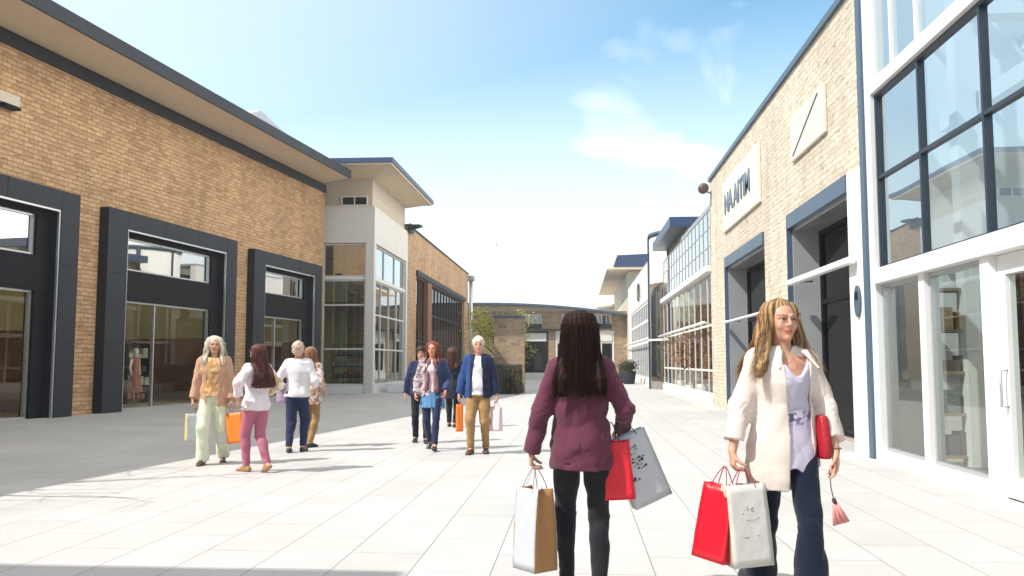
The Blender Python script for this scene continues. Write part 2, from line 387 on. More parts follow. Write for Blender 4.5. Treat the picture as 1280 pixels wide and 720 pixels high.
def ik(a, t, l1, l2, pole):
    a = np.array(a, float); t = np.array(t, float); d = t - a; D = np.linalg.norm(d)
    if D > (l1 + l2) * .995: t = a + d / D * (l1 + l2) * .995; D = (l1 + l2) * .995; d = t - a
    u = d / D; x = (l1 * l1 - l2 * l2 + D * D) / (2 * D); h = math.sqrt(max(0, l1 * l1 - x * x))
    p = np.array(pole, float); p = p - (p @ u) * u; p /= np.linalg.norm(p) + 1e-9
    return a + u * x + p * h, t

def nrm(v): v = np.array(v, float); return v / (np.linalg.norm(v) + 1e-9)
def rotz(a): c, s = math.cos(a), math.sin(a); return np.array([[c, -s, 0], [s, c, 0], [0, 0, 1]])
def rotx(a): c, s = math.cos(a), math.sin(a); return np.array([[1, 0, 0], [0, c, -s], [0, s, c]])
def roty(a): c, s = math.cos(a), math.sin(a); return np.array([[c, 0, s], [0, 1, 0], [-s, 0, c]])

class Person:
    """a figure 1.70 m tall facing -Y, scaled afterwards; one body mesh, hair and clothes as parts"""
    def __init__(s, label, loc, rz, H=1.70, female=True, res=.011, ank=((-.09, -.12, .09), (.09, .18, .13)), wri=((-.25, -.02, .84), (.25, .02, .84)),
                 head=(0, 0), grip=(1.2, 1.2), seed=1, skin=(.50, .27, .18), toe=(0, 0), hand_dir=None, group=None, pole_arm=((-.35, 1, 0), (.35, 1, 0)), palm=None, lean=0, width=1.0, belly=0):
        s.o = empty('person', label, 'person', loc, rz, group); s.sc = H / 1.70; s.res = res; s.seed = seed; s.f = female
        s.w = width * (1.0 if female else 1.12); s.belly = belly
        s.hip = [np.array((sx * .082, 0, .90)) for sx in (-1, 1)]
        s.sho = [np.array((sx * .158 * s.w, .01, 1.365)) for sx in (-1, 1)]
        s.kn = [None, None]; s.an = [None, None]; s.el = [None, None]; s.wr = [None, None]
        for i in (0, 1):
            s.kn[i], s.an[i] = ik(s.hip[i], ank[i], .425, .415, (0.12 * (-1, 1)[i], -1, 0))
            s.el[i], s.wr[i] = ik(s.sho[i], wri[i], .275, .245, pole_arm[i])
        s.HM = rotz(head[0]) @ rotx(head[1]); s.hc = np.array((0, -.015, 1.47)); s.grip = grip; s.toe = toe; s.hd = hand_dir; s.palm = palm
        s.skin = skin
        s.body()
    def h(s, p): return s.HM @ (np.array(p, float) - s.hc) + s.hc      # head-local point to figure space
    def emit(s, V, name, mat, P, parent=None, col=None, relaxn=2, label=None):
        v, q = V.mesh(); v = relax(v, q, relaxn)
        c = col(v) if col else None
        return link_mesh(name, v * s.sc, q, mat, parent or s.o, c, label=label)
    def vol(s, lo, hi, res=None): return Vol(lo, hi, res or s.res)
    def body(s):
        pts = np.array([*s.kn, *s.an, *s.el, *s.wr, (0, 0, 1.75)]); lo = pts.min(0) - .22; hi = pts.max(0) + .22
        lo[2] = -.02; hi[2] = 1.76; lo[1] = min(lo[1], -.25); hi[1] = max(hi[1], .25)
        V = s.vol(lo, hi); w = s.w
        V.ell((0, 0, .93), (.15, .10, .12)); V.ell((0, 0, 1.07), (.12, .088, .16), .04); V.ell((0, .0, 1.23), (.145 * w, .10, .17), .04)
        V.cone(s.sho[0] * [.8, 1, 1], s.sho[1] * [.8, 1, 1], .052, .052, .04)
        V.cone((0, .012, 1.38), (0, .002, 1.50), .056, .050, .03)
        for i in (0, 1):
            V.cone(s.hip[i], s.kn[i], .082, .052, .03); V.cone(s.kn[i], s.an[i], .050, .034, .02)
            cm = s.kn[i] * .68 + s.an[i] * .32 + np.array((0, .018, 0)); V.ell(cm, (.042, .045, .085), .03)
            V.cone(s.sho[i], s.el[i], .045 * w, .036, .03); V.cone(s.el[i], s.wr[i], .037, .0235, .02)
            s.hand(V, i)
            s.foot(V, i, 0, .02)
        s.head(V)
        HM, hc = s.HM, s.hc
        skin = np.array((1., 1, 1))
        def col(v):
            l = (v - hc) @ HM + hc
            c = np.ones((len(v), 3)) * skin
            def blend(c, m, t): return c * (1 - m[:, None]) + np.array(t) * m[:, None]
            front = (l[:, 1] < -.05) & (l[:, 2] > 1.46)
            lip = np.clip(1.25 - np.sqrt((l[:, 0] / .026) ** 2 + ((l[:, 2] - 1.531) / .0095) ** 2), 0, .25) * 4 * front
            c = blend(c, lip * .95, (.86, .34, .36))
            for sx in (-1, 1):
                br = np.clip(1.3 - np.sqrt(((l[:, 0] - sx * .033) / .02) ** 2 + ((l[:, 2] - 1.622 + .15 * abs(l[:, 0] - sx * .033)) / .0045) ** 2), 0, .3) / .3 * front
                c = blend(c, br * .8, (.36, .30, .27))
                ly = np.clip(1.3 - np.sqrt(((l[:, 0] - sx * .032) / .019) ** 2 + ((l[:, 2] - 1.6) / .0085) ** 2), 0, .3) / .3 * front
                c = blend(c, ly * .75, (.36, .25, .25))
                ck = np.exp(-((l[:, 0] - sx * .045) / .022) ** 2 - ((l[:, 2] - 1.56) / .02) ** 2) * front
                c = blend(c, ck * .25, (1.05, .72, .72))
            return c
        m = plain('skin_%d' % s.seed, s.skin, rough=.48, var=.08, scale=25, bump=.05, bscale=120, attr=True, sss=.12, spec=.4)
        s.b = s.emit(V, 'body', m, 'b', col=col, relaxn=1)
        if s.res < .008:
            me, nt, out = new_mat('eye'); p = nd(nt, 'ShaderNodeBsdfPrincipled'); at = nd(nt, 'ShaderNodeAttribute', attribute_name='Col'); L(nt, at.outputs[0], p.inputs['Base Color']); p.inputs['Roughness'].default_value = .1; L(nt, p.outputs[0], out.inputs[0])
            for sx in (-1, 1):
                mb = MB(); c = np.array((sx * .0315, -.0752, 1.6000)); r = .0125; N = 12
                ln = rotz(-.12)
                for i in range(N):
                    for j in range(2 * N):
                        pass
                vs = []; fs = []; cs = []
                for i in range(N + 1):
                    for j in range(2 * N):
                        th = PI * i / N; ph = PI * j / N; d = np.array((math.sin(th) * math.cos(ph), -math.cos(th), math.sin(th) * math.sin(ph)))
                        vs.append(s.h(c + d * r) * s.sc); cs.append((.015, .012, .01) if th < .3 else (.06, .07, .06) if th < .62 else (.42, .36, .33))
                for i in range(N):
                    for j in range(2 * N): fs.append((i * 2 * N + j, i * 2 * N + (j + 1) % (2 * N), (i + 1) * 2 * N + (j + 1) % (2 * N), (i + 1) * 2 * N + j))
                mb.add(vs, fs, smooth=True); mb.c = cs; mb.build('eye', me, s.o)
    def head(s, V):
        h = s.h; M = s.HM
        V.ell(h((0, .018, 1.622)), (.073, .090, .082), .02, M=M)
        V.ell(h((0, -.022, 1.575)), (.060, .066, .086), .03, M=M)
        V.ell(h((0, -.030, 1.530)), (.048, .056, .050), .025, M=M)
        V.ell(h((0, -.074, 1.494)), (.021, .018, .016), .022, M=M)
        if s.res < .012:
            for sx in (-1, 1):
                V.ell(h((sx * .033, -.094, 1.602)), (.019, .013, .013), .012, 's', M)
                V.ell(h((sx * .032, -.0765, 1.6075)), (.0165, .0145, .008), .004, M=M)
                V.ell(h((sx * .030, -.0775, 1.589)), (.0155, .011, .005), .005, M=M)
                V.cone(h((sx * .018, -.088, 1.619)), h((sx * .047, -.078, 1.620)), .0075, .006, .010)
                V.ell(h((sx * .042, -.066, 1.562)), (.018, .016, .020), .02, M=M)
                V.ell(h((sx * .011, -.096, 1.564)), (.0075, .009, .0065), .006, M=M)
                V.ell(h((sx * .074, .012, 1.588)), (.009, .019, .030), .006, M=M)
            V.cone(h((0, -.086, 1.612)), h((0, -.106, 1.570)), .0065, .0095, .008)
            V.ell(h((0, -.087, 1.5365)), (.021, .0095, .0052), .004, M=M); V.ell(h((0, -.086, 1.5255)), (.018, .0100, .0060), .004, M=M)
            V.ell(h((0, -.098, 1.5313)), (.022, .005, .0012), .003, 's', M)
    def hand(s, V, i):
        w = s.wr[i]; sx = (-1, 1)[i]
        d = nrm(s.hd[i]) if s.hd else nrm(nrm(w - s.el[i]) + np.array((0, 0, -.35)))
        pn = np.array((-sx, 0., 0.)) if s.palm is None else np.array(s.palm[i], float)   # palm faces the thigh
        pn = nrm(pn - (pn @ d) * d); th = nrm(np.cross(pn, d)) * (1 if sx > 0 else -1)
        if th[1] > 0 and s.palm is None: th = -th       # thumb forward
        s.handf = getattr(s, 'handf', [None, None]); s.handf[i] = (w, d, pn, th)
        k = .006; g = s.grip[i]
        kn = []
        for j, (off, l) in enumerate(((.030, .070), (.010, .078), (-.010, .073), (-.029, .058))):
            b = w + d * (.078 - abs(off) * .18) + th * off
            V.cone(w + th * off * .45, b, .0135, .0105, .012)
            dd = d; p = b; seg = [l * .45, l * .32, l * .25]; r = .0090 if s.res < .008 else .0105
            for q in range(3):
                a = g * (.55, .75, .55)[q] + (.05 * j if g < .8 else 0)
                dd = nrm(dd * math.cos(a) + np.cross(np.cross(dd, pn), dd) * math.sin(a)) if True else dd
                e = p + dd * seg[q]; V.cone(p, e, r, r * .93, k * .5); p = e; r *= .93
        V.ell(w + d * .045, (.028, .028, .040), .012, M=np.stack([th, pn * .999, d], 1)) if False else None
        V.cone(w + d * .015 + th * .012, w + d * .045 + th * .034 + pn * .014, .014, .011, .010)
        p = w + d * .045 + th * .034 + pn * .014; dd = nrm(d * .8 + th * .45 + pn * (.35 + .5 * min(g, 1)))
        V.cone(p, p + dd * .032, .0105, .0095, .004); p2 = p + dd * .032; dd = nrm(dd + pn * .4 * g - th * .3); V.cone(p2, p2 + dd * .025, .0095, .0085, .003)
    def foot(s, V, i, infl=0.0, k=.02, sole=False):
        a = s.an[i]; yaw = 0.12 * (-1, 1)[i]; pitch = s.toe[i]
        fd = rotz(yaw) @ np.array((0, -math.cos(pitch), -math.sin(pitch)))
        up = np.cross(np.cross(fd, (0, 0, 1)), fd); up = nrm(up)
        if up[2] < 0: up = -up
        heel = a - fd * .045 - up * .052; ball = a + fd * .12 - up * .066; toe = a + fd * .175 - up * .072
        V.cone(a, heel, .032 + infl, .026 + infl, k); V.cone(heel, ball, .027 + infl, .024 + infl, k); V.cone(a, ball, .030 + infl, .022 + infl, k)
        sd = np.cross(fd, up)
        V.cone(ball + sd * .018, toe + sd * .010, .022 + infl, .015 + infl, k); V.cone(ball - sd * .018, toe - sd * .008, .022 + infl, .015 + infl, k)
    def torso(s, V, e, z0, z1=1.42, taper=0, secs=None, k=.02):
        w = s.w; b = s.belly; f = 1 if s.f else 0
        base = [(.62, 0, 0, .19, .135), (.80, 0, 0, .172, .12), (.90, 0, .006, .168 + .004 * f, .118), (.98, 0, -.002 - b * .4, .150, .104 + b * .5), (1.07, 0, -.004 - b * .5, .128 + .012 * (1 - f), .092 + b * .6), (1.16, 0, -.004, .136 * w, .098 + b * .2),
                (1.25, 0, -.010 * f, .150 * w, .110 + .006 * f), (1.32, 0, -.002, .155 * w, .104), (1.38, 0, .008, .135 * w, .078), (1.42, 0, .012, .078, .058), (1.445, 0, .014, .052, .052)]
        S = np.array(secs if secs is not None else base, float)
        zs = np.unique(np.concatenate([[z0, z1], S[(S[:, 0] > z0) & (S[:, 0] < z1), 0]]))
        out = [(z, *[np.interp(z, S[:, 0], S[:, j]) + (e if j >= 3 else 0) for j in (1, 2, 3, 4)]) for z in zs]
        V.loft(out, k)
    def top(s, name, mat, e=.014, hem=.88, sleeve=1.0, neck=1.40, vneck=0, open_=None, col=None, amp=.006, sl_e=None, secs=None, label=None, collar=False, parent=None, post=None, flare=0, res=None):
        pts = np.array([*s.sho, *s.el, *s.wr]); lo = pts.min(0) - .12; hi = pts.max(0) + .12
        lo[2] = min(hem - .03, lo[2]); lo[0] = min(lo[0], -.28); hi[0] = max(hi[0], .28); lo[1] = min(lo[1], -.24); hi[1] = max(hi[1], .24); hi[2] = 1.50
        V = s.vol(lo, hi, res); se = e if sl_e is None else sl_e
        s.torso(V, e, hem, 1.445 if collar else neck + .02, secs=secs)
        V.cone(s.sho[0] * [.75, 1, 1] + (0, 0, .012), s.sho[1] * [.75, 1, 1] + (0, 0, .012), .05 + e * .8, .05 + e * .8, .03)
        for i in (0, 1):
            if sleeve <= 0: 
                continue
            up = min(1, sleeve * 2); V.cone(s.sho[i], s.sho[i] + (s.el[i] - s.sho[i]) * up, .047 * s.w + se, .038 + se, .035, flat=sleeve < .5)
            if sleeve > .5:
                q = (sleeve - .5) * 2; V.cone(s.el[i], s.el[i] + (s.wr[i] - s.el[i]) * q, .039 + se, .030 + se + flare, .03, flat=True)
        wf = wobble(s.seed * 3 + len(name), 15, amp); el, sh = s.el, s.sho
        def fold(x, y, z):
            t = wf(x, y, z)
            for i in (0, 1):   # tighter creases round the elbow
                dd = np.sqrt((x - el[i][0]) ** 2 + (y - el[i][1]) ** 2 + (z - el[i][2]) ** 2)
                ax = nrm(s.wr[i] - sh[i]); u = (x * ax[0] + y * ax[1] + z * ax[2])
                t = t + .5 * amp * np.exp(-(dd / .08) ** 2) * np.sin(u * 190 + 6 * np.sin(x * 40 + y * 33))
            return t
        V.warp(fold)
        nr = .062 if not collar else .055
        V.cone((0, .012, neck + .005), (0, -.02, 1.56), nr, nr + .02, .008, 's')
        if vneck:  # a V cut down the front
            V.cut(lambda x, y, z: np.maximum(np.maximum(np.abs(x) - np.clip((z - (neck - vneck)), 0, 1) * .42, y + .0), (neck - vneck) - z))
        if open_: V.cut(open_)
        if post: post(V)
        return s.emit(V, name, mat, 't', parent=parent, col=col, label=label)
    def trousers(s, mat, e=.012, flare=0.0, waist=1.02, length=1.0, name='trousers', amp=.005, knee=0, col=None, label=None, cut_to=1.0):
        pts = np.array([*s.kn, *s.an]); lo = pts.min(0) - .13 - flare; hi = pts.max(0) + .13 + flare
        lo[0] = min(lo[0], -.22); hi[0] = max(hi[0], .22); lo[1] = min(lo[1], -.2); hi[1] = max(hi[1], .2); hi[2] = waist + .03
        V = s.vol(lo, hi)
        V.ell((0, .008, .925), (.155 + e, .108 + e, .115 + e), .02); V.ell((-.07, .045, .90), (.078 + e, .070 + e, .08 + e), .02); V.ell((.07, .045, .90), (.078 + e, .070 + e, .08 + e), .02)
        s.torso(V, e * .7, .93, waist)
        for i in (0, 1):
            V.cone(s.hip[i], s.kn[i], .086 + e, .054 + e + knee, .025)
            if length >= 1:
                end = s.an[i] + nrm(s.an[i] - s.kn[i]) * (.03 if flare else -.005) * 1
                V.cone(s.kn[i], end, .053 + e + knee, .040 + e + flare, .02, flat=True)
                if not flare: V.ell(s.kn[i] * .68 + s.an[i] * .32 + np.array((0, .018, 0)), (.044 + e, .047 + e, .09), .03)
            elif length > 0: V.cone(s.kn[i], s.kn[i] + (s.an[i] - s.kn[i]) * length, .053 + e, .046 + e, .02, flat=True)
        wf = wobble(s.seed * 5 + 2, 12, amp, .5); kn = s.kn; an = s.an
        def fold(x, y, z):
            t = wf(x, y, z)
            for i in (0, 1):
                for c, ww in ((kn[i], .07), (an[i], .06), (s.hip[i], .07)):
                    dd = np.sqrt((x - c[0]) ** 2 + (y - c[1]) ** 2 + (z - c[2]) ** 2)
                    t = t + .6 * amp * np.exp(-(dd / ww) ** 2) * np.sin(z * 150 + 5 * np.sin(x * 35 + y * 28 + i))
            return t
        V.warp(fold)
        return s.emit(V, name, mat, 'l', col=col, label=label)
    def shoes(s, mat, infl=.008, name='shoe', heel=False):
        for i in (0, 1):
            a = s.an[i]; V = s.vol(a - (.13, .26, .14), a + (.13, .26, .09), min(s.res, .008))
            s.foot(V, i, infl, .012); az = a[2]
            V.cut(lambda x, y, z: (a[2] - .012) - z + np.abs(y - a[1]) * 0)
            fl = -.045 - a[2] + .045
            V.cut(lambda x, y, z: z - 0.004)
            s.emit(V, name, mat, 's', relaxn=1)
    def skirt(s, mat, z0=.5, r=.2, name='skirt', seed=0):
        V = s.vol((-.33, -.30, z0 - .03), (.33, .30, 1.06))
        V.loft([(z0, 0, 0, r, r * .8), (.8, 0, 0, .185, .14), (.92, 0, .004, .182, .132), (1.03, 0, 0, .145, .108)], 0)
        def f(x, y, z): a = np.arctan2(y, x); return .010 * np.sin(a * 14 + z * 3) * np.clip((1.0 - z) * 2, 0, 1)
        V.warp(f); return s.emit(V, name, mat, 'k')

def strand_path(P, phi, length, rad, r0, drop, curl, rnd):
    """one lock: over the skull from the parting, then hanging"""
    c = np.array((0, .014, 1.622)); rr = np.array((.084, .101, .092)) * rad
    pts = []
    d0 = np.array((math.cos(phi), math.sin(phi), 0))
    th0 = .10 + .12 * rnd[0]
    for th in np.linspace(th0, 1.50, 6):
        pts.append(P.h(c + rr * np.array((math.sin(th) * d0[0], math.sin(th) * d0[1], math.cos(th)))))
    e = pts[-1]; out = e.copy(); base = e.copy(); n = 9
    hd = P.HM @ d0
    for k in range(1, n + 1):
        t = k / n; z = base[2] - t * (base[2] - 0 - length)
        # hang close to the neck, then over the shoulders (front locks) or down the back
        spread = drop[0] * t + drop[1] * t * t
        xy = base[:2] + hd[:2] * spread
        yb = .105 * np.clip((1.47 - z) / .16, 0, 1) ** .8
        if hd[1] > -.15: xy[1] = max(xy[1], .04 + yb * .95)
        else: xy[1] = min(xy[1], -.02 - yb * 1.0)
        w = curl * t
        xy = xy + w * np.array((math.sin(z * 38 + rnd[1] * 6.3), math.cos(z * 31 + rnd[2] * 6.3)))
        pts.append(np.array((xy[0], xy[1], z)))
    return pts

def long_hair(P, mat, length=1.20, rad=1.0, nb=40, ns=200, arc=(-.65, PI + .65), drop=(.01, .02), curl=.006, r=.015, sr=.0035, jitter=.05, c0=(1, 1, 1), c1=(1, 1, 1), name='hair', asym=0):
    lo = np.array((-.22, -.24, length - .08)); hi = np.array((.22, .26, 1.76)); V = P.vol(lo, hi, min(P.res, .009) if P.res > .006 else .005)
    rs = np.random.default_rng(P.seed + 50)
    cap = P.h((0, .026, 1.630)); V.ell(cap, np.array((.083, .094, .090)) * rad, .01, M=P.HM)
    V.ell(P.h((0, -.075, 1.572)), (.060, .050, .082), .012, 's', P.HM)
    V.ell(P.h((0, -.105, 1.60)), (.058, .045, .07), .012, 's', P.HM)
    for k in range(nb):
        phi = arc[0] + (arc[1] - arc[0]) * (k + .5) / nb
        pts = strand_path(P, phi, length + jitter * rs.random() * .6, rad, r, drop, curl, rs.random(3))
        for j in range(3, len(pts) - 1):
            rr = r * (1 - .55 * max(0, (j - 8) / 7)); V.cone(pts[j], pts[j + 1], rr, rr * .97, .016)
    V.warp(lambda x, y, z: .0022 * np.sin((np.arctan2(y - .02, x) * 30) + z * 9 + 2 * np.sin(z * 17)) * np.clip((1.62 - z) * 8, .15, 1))
    v, q = V.mesh(); v = relax(v, q, 1)
    cc = np.ones((len(v), 3)) * (np.array(c0) * .55 + np.array(c1) * .45)
    an = np.arctan2(v[:, 1] - .02, v[:, 0]); mixv = .5 + .5 * np.sin(an * 23 + v[:, 2] * 9 + 2 * np.sin(v[:, 2] * 16)); cc = np.array(c0) * (1 - mixv[:, None]) + np.array(c1) * mixv[:, None]
    ov = [v * P.sc]; oq = [q]; oc = [cc]; base = len(v)
    for k in range(ns):
        phi = arc[0] + (arc[1] - arc[0]) * rs.random()
        pts = np.array(strand_path(P, phi, length + jitter * (rs.random() - .3), rad * (1.0 + .07 * rs.random()) , r, (drop[0] + .012 * rs.random(), drop[1] + .02 * rs.random()), curl * 1.6, rs.random(3)))
        cen = np.array((0, .02, 0)); 
        rad_out = pts.copy(); rad_out[:, 2] = 0; dirn = rad_out - cen; dirn /= np.linalg.norm(dirn, axis=1)[:, None] + 1e-6
        pts[5:] += dirn[5:] * (r * (.80 + .32 * rs.random() + (.9 * rs.random() if rs.random() < .06 else 0)))
        # three-sided tapering tube
        m = len(pts); vs = np.zeros((m, 4, 3)); rr = sr * (.7 + .6 * rs.random())
        for j in range(m):
            d = nrm(pts[min(j + 1, m - 1)] - pts[max(j - 1, 0)]); a = nrm(np.cross(d, dirn[j])); b = np.cross(a, d); t = j / (m - 1); w = rr * (1 - .8 * t ** 3) * (.5 + .5 * min(1, j / 3))
            vs[j] = pts[j] + np.array([a * w, b * w, -a * w, -b * w])
        f = []
        for j in range(m - 1):
            for e in range(4): f.append((base + j * 4 + e, base + j * 4 + (e + 1) % 4, base + (j + 1) * 4 + (e + 1) % 4, base + (j + 1) * 4 + e))
        ov.append(vs.reshape(-1, 3) * P.sc); oq.append(np.array(f)); mixc = rs.random(); oc.append(np.tile(np.array(c0) * (1 - mixc) + np.array(c1) * mixc, (m * 4, 1))); base += m * 4
    return link_mesh(name, np.concatenate(ov), np.concatenate(oq), mat, P.o, np.concatenate(oc))

def short_hair(P, mat, rad=1.0, back=1.50, seed=1, vol=0.0, fringe=0.0, name='hair', c0=(.8, .8, .8), c1=(1.2, 1.2, 1.2)):
    V = P.vol((-.2, -.2, back - .06), (.2, .22, 1.78), min(P.res, .008))
    r = np.array((.083 + vol, .100 + vol, .090 + vol)) * rad
    V.ell(P.h((0, .022, 1.630)), r, .01, M=P.HM); V.ell(P.h((0, .062, 1.57)), (.068 + vol, .052 + vol, .075), .02, M=P.HM)
    V.ell(P.h((0, -.10, 1.568)), (.062, .082, .075 - fringe), .015, 's', P.HM)
    w = wobble(seed, 45, .006, .5); V.warp(w); 
    V.warp(lambda x, y, z: .003 * np.sin(x * 160 + 3 * np.sin(y * 60 + z * 50)) )
    return P.emit(V, name, mat, 'h', relaxn=1, col=lambda v: np.array(c0) + (np.array(c1) - np.array(c0)) * (.5 + .5 * np.sin(v[:, [0]] * 210 + 5 * np.sin(v[:, [1]] * 70 + v[:, [2]] * 60))))
# ------------------------------------------------------------------ people and what they carry
def cloth(name, col, rough=.85, var=.08, bump=.25, bscale=260, sheen=.15, attr=False, scale=9): return plain(name, col, rough=rough, var=var, scale=scale, bump=bump, bscale=bscale, sheen=sheen, spec=.2, attr=attr)
def solid(c): return lambda v: np.tile(np.array(c, float), (len(v), 1))
def fleck(v, f, seed, thr=.3):
    r = np.random.default_rng(seed); t = 0
    for i in range(5):
        d = r.normal(size=3) * f; t = t + np.sin(v @ d + r.uniform(0, 6.3) + 1.3 * np.sin(v @ (r.normal(size=3) * f * .6)))
    return np.clip((t / 5 - thr) * 8, 0, 1)[:, None]
M_hairmat = {}
def hair_mat(name, c, spec=.3, rough=.5):
    m = plain(name, c, rough=rough, var=.25, scale=30, stretch=(1, 1, .06), bump=.3, bscale=200, attr=True, spec=spec)
    return m
def necklace(P, r=.0022): 
    pass

def paper_bag(label, grip, w, d, h, rz=0, tilt=(0, 0), hh=.13, mat=None, side=None, hmat=None, marks=None, name='shopping_bag', handle_z=None, cat='bag', gus=.35, rope=.0026, bm=None, inner=None, group=None):
    Rm = Matrix.Rotation(tilt[1], 3, 'Y') @ Matrix.Rotation(tilt[0], 3, 'X') @ Matrix.Rotation(rz, 3, 'Z')
    loc = Vector(grip) - Rm @ Vector((0, 0, h + hh))
    o = empty(name, label, cat, loc); o.rotation_euler = Rm.to_euler(); 
    if group: o['group'] = group
    nx, nz = 8, 10; t = .0025
    rs = random.Random(int(h * 1e4) + int(w * 1e5))
    ph = [rs.uniform(0, 6.3) for _ in range(6)]
    front = MB(); sides = MB()
    def wav(x, z): return .0035 * math.sin(x * 31 + z * 13 + ph[0]) * math.sin(z * 9 + ph[1]) + .002 * math.sin(z * 37 + x * 17 + ph[2])
    def face(mb, P0, nu, flip):
        vs = [P0(i / nu, k / nz) for k in range(nz + 1) for i in range(nu + 1)]
        n = nu + 1; fs = [(k * n + i, k * n + i + 1, (k + 1) * n + i + 1, (k + 1) * n + i) for k in range(nz) for i in range(nu)]
        mb.add(vs, fs, smooth=True)
    for s_, dd in ((-1, d / 2), (1, d / 2)):
        face(front, lambda u, v, s_=s_: ((u - .5) * w * (1 - .02 * v), s_ * (dd * (1 - .35 * v * v) + wav(u * w * 3, v * h * 3 + s_) * (.3 + v * .7)), v * h), nx, False)
    for s_ in (-1, 1):
        face(sides, lambda u, v, s_=s_: (s_ * (w / 2 * (1 - .02 * v) - (.5 - abs(u - .5)) * 2 * d * gus * v * .5), (u - .5) * d * (1 - .35 * v * v) + (wav(s_ * w * 1.5, v * h * 3 + 0)) * 0, v * h), 6, False)
    front.quad((-w / 2, -d / 2, 0), (w / 2, -d / 2, 0), (w / 2, d / 2, 0), (-w / 2, d / 2, 0))
    b = front.build('bag_body', mat, o); md = b.modifiers.new('thick', 'SOLIDIFY'); md.thickness = t; md.offset = -1
    b2 = sides.build('gusset', side or mat, o); md = b2.modifiers.new('thick', 'SOLIDIFY'); md.thickness = t; md.offset = -1
    yt = d / 2 * .65
    for s_ in (-1, 1):
        hb = MB(); pts = []
        for k in range(15):
            a = PI * k / 14; x = -math.cos(a) * w * .24 * (1 - .55 * math.sin(a)); z = h - .02 + (hh + .02) * math.sin(a) ** .8; y = s_ * (yt * (1 - math.sin(a)) + .003)
            pts.append((x, y, z))
        hb.tube(pts, rope, 6); hb.build('handle', hmat or mat, o)
        if name == 'shopping_bag':
            pass
    if marks:
        mk = MB()
        for poly in marks:   # flat printed strokes in (x,z) on the front face
            vs = []
            for (x, z) in poly:
                v = z / h; y = -(d / 2 * (1 - .35 * v * v) + wav((x / w + .5) * w * 3, v * h * 3 - 1) * (.3 + v * .7)) - .0035
                vs.append((x, y, z))
            mk.add(vs, [tuple(range(len(vs)))])
        mo = mk.build('print', bm, o)
    return o

def blot(cx, cz, r, seed, n=7):
    q = random.Random(seed); return [(cx + r * q.uniform(.55, 1.2) * math.cos(2 * PI * k / n), cz + r * q.uniform(.4, .9) * math.sin(2 * PI * k / n)) for k in range(n)]
def bar(x0, x1, z0, z1): return [(x0, z0), (x1, z0), (x1, z1), (x0, z1)]

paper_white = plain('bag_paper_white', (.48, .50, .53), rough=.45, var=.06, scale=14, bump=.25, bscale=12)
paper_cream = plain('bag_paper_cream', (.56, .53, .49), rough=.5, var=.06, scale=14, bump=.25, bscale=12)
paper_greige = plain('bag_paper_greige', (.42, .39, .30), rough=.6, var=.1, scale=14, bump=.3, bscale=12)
paper_red = plain('bag_paper_red', (.62, .006, .022), rough=.32, var=.08, scale=10, bump=.25, bscale=12)
paper_kraft = plain('bag_paper_kraft', (.36, .18, .07), rough=.8, var=.10, scale=20, bump=.3, bscale=14)
paper_yellow = plain('bag_paper_yellow', (.75, .55, .12), rough=.5, var=.06, bump=.2, bscale=12)
paper_orange = plain('bag_paper_orange', (.85, .20, .02), rough=.45, var=.08, bump=.2, bscale=12)
paper_pink = plain('bag_paper_pink', (.75, .55, .58), rough=.5, var=.06, bump=.2, bscale=12)
cord_dark = plain('cord_dark', (.04, .03, .035), rough=.7)
cord_red = plain('cord_red', (.35, .02, .03), rough=.7)
cord_tan = plain('cord_tan', (.30, .22, .20), rough=.7)
ink = plain('ink', (.03, .03, .035), rough=.6)
ink_soft = plain('ink_soft', (.16, .15, .15), rough=.6)
leather_red = plain('leather_red', (.36, .008, .02), rough=.32, var=.15, scale=18, bump=.3, bscale=90)
shoe_dark = plain('shoe_dark', (.025, .024, .03), rough=.4, var=.2)
shoe_tan = plain('shoe_tan', (.35, .18, .08), rough=.5)
shoe_brown = plain('shoe_brown', (.08, .04, .025), rough=.45)

def purse(label, loc, w, d, h, mat, rz=0, strap_to=None, name='handbag'):
    o = empty(name, label, 'handbag', loc, rz)
    mb = MB(); n = 16
    secs = []
    for k, (z, f) in enumerate([(0, .80), (.02, .97), (.3, 1), (.7, .93), (.95, .82), (1, .72)]):
        ring = []
        for i in range(n):
            a = 2 * PI * i / n; cx, sy = math.cos(a), math.sin(a)
            ring.append((w / 2 * f * math.copysign(abs(cx) ** .45, cx), d / 2 * (f if z < .3 else f * (1.25 - z * .6)) * math.copysign(abs(sy) ** .7, sy), z * h))
        secs.append(ring)
    vs = [p for r_ in secs for p in r_]; fs = [(k * n + i, k * n + (i + 1) % n, (k + 1) * n + (i + 1) % n, (k + 1) * n + i) for k in range(len(secs) - 1) for i in range(n)] + [tuple(range(n - 1, -1, -1)), tuple(range((len(secs) - 1) * n, len(secs) * n))]
    mb.add(vs, fs, smooth=True); b = mb.build('bag_body', mat, o); md = b.modifiers.new('s', 'SUBSURF'); md.levels = 1; md.render_levels = 1
    if strap_to:
        s_ = MB(); iv = Matrix.Rotation(-rz, 3, 'Z'); pts = [iv @ (Vector(p) - Vector(loc)) for p in strap_to]; s_.tube([(-w * .38, 0, h * .95)] + pts + [(w * .38, 0, h * .95)], .006, 6); s_.build('strap', mat, o)
    return o

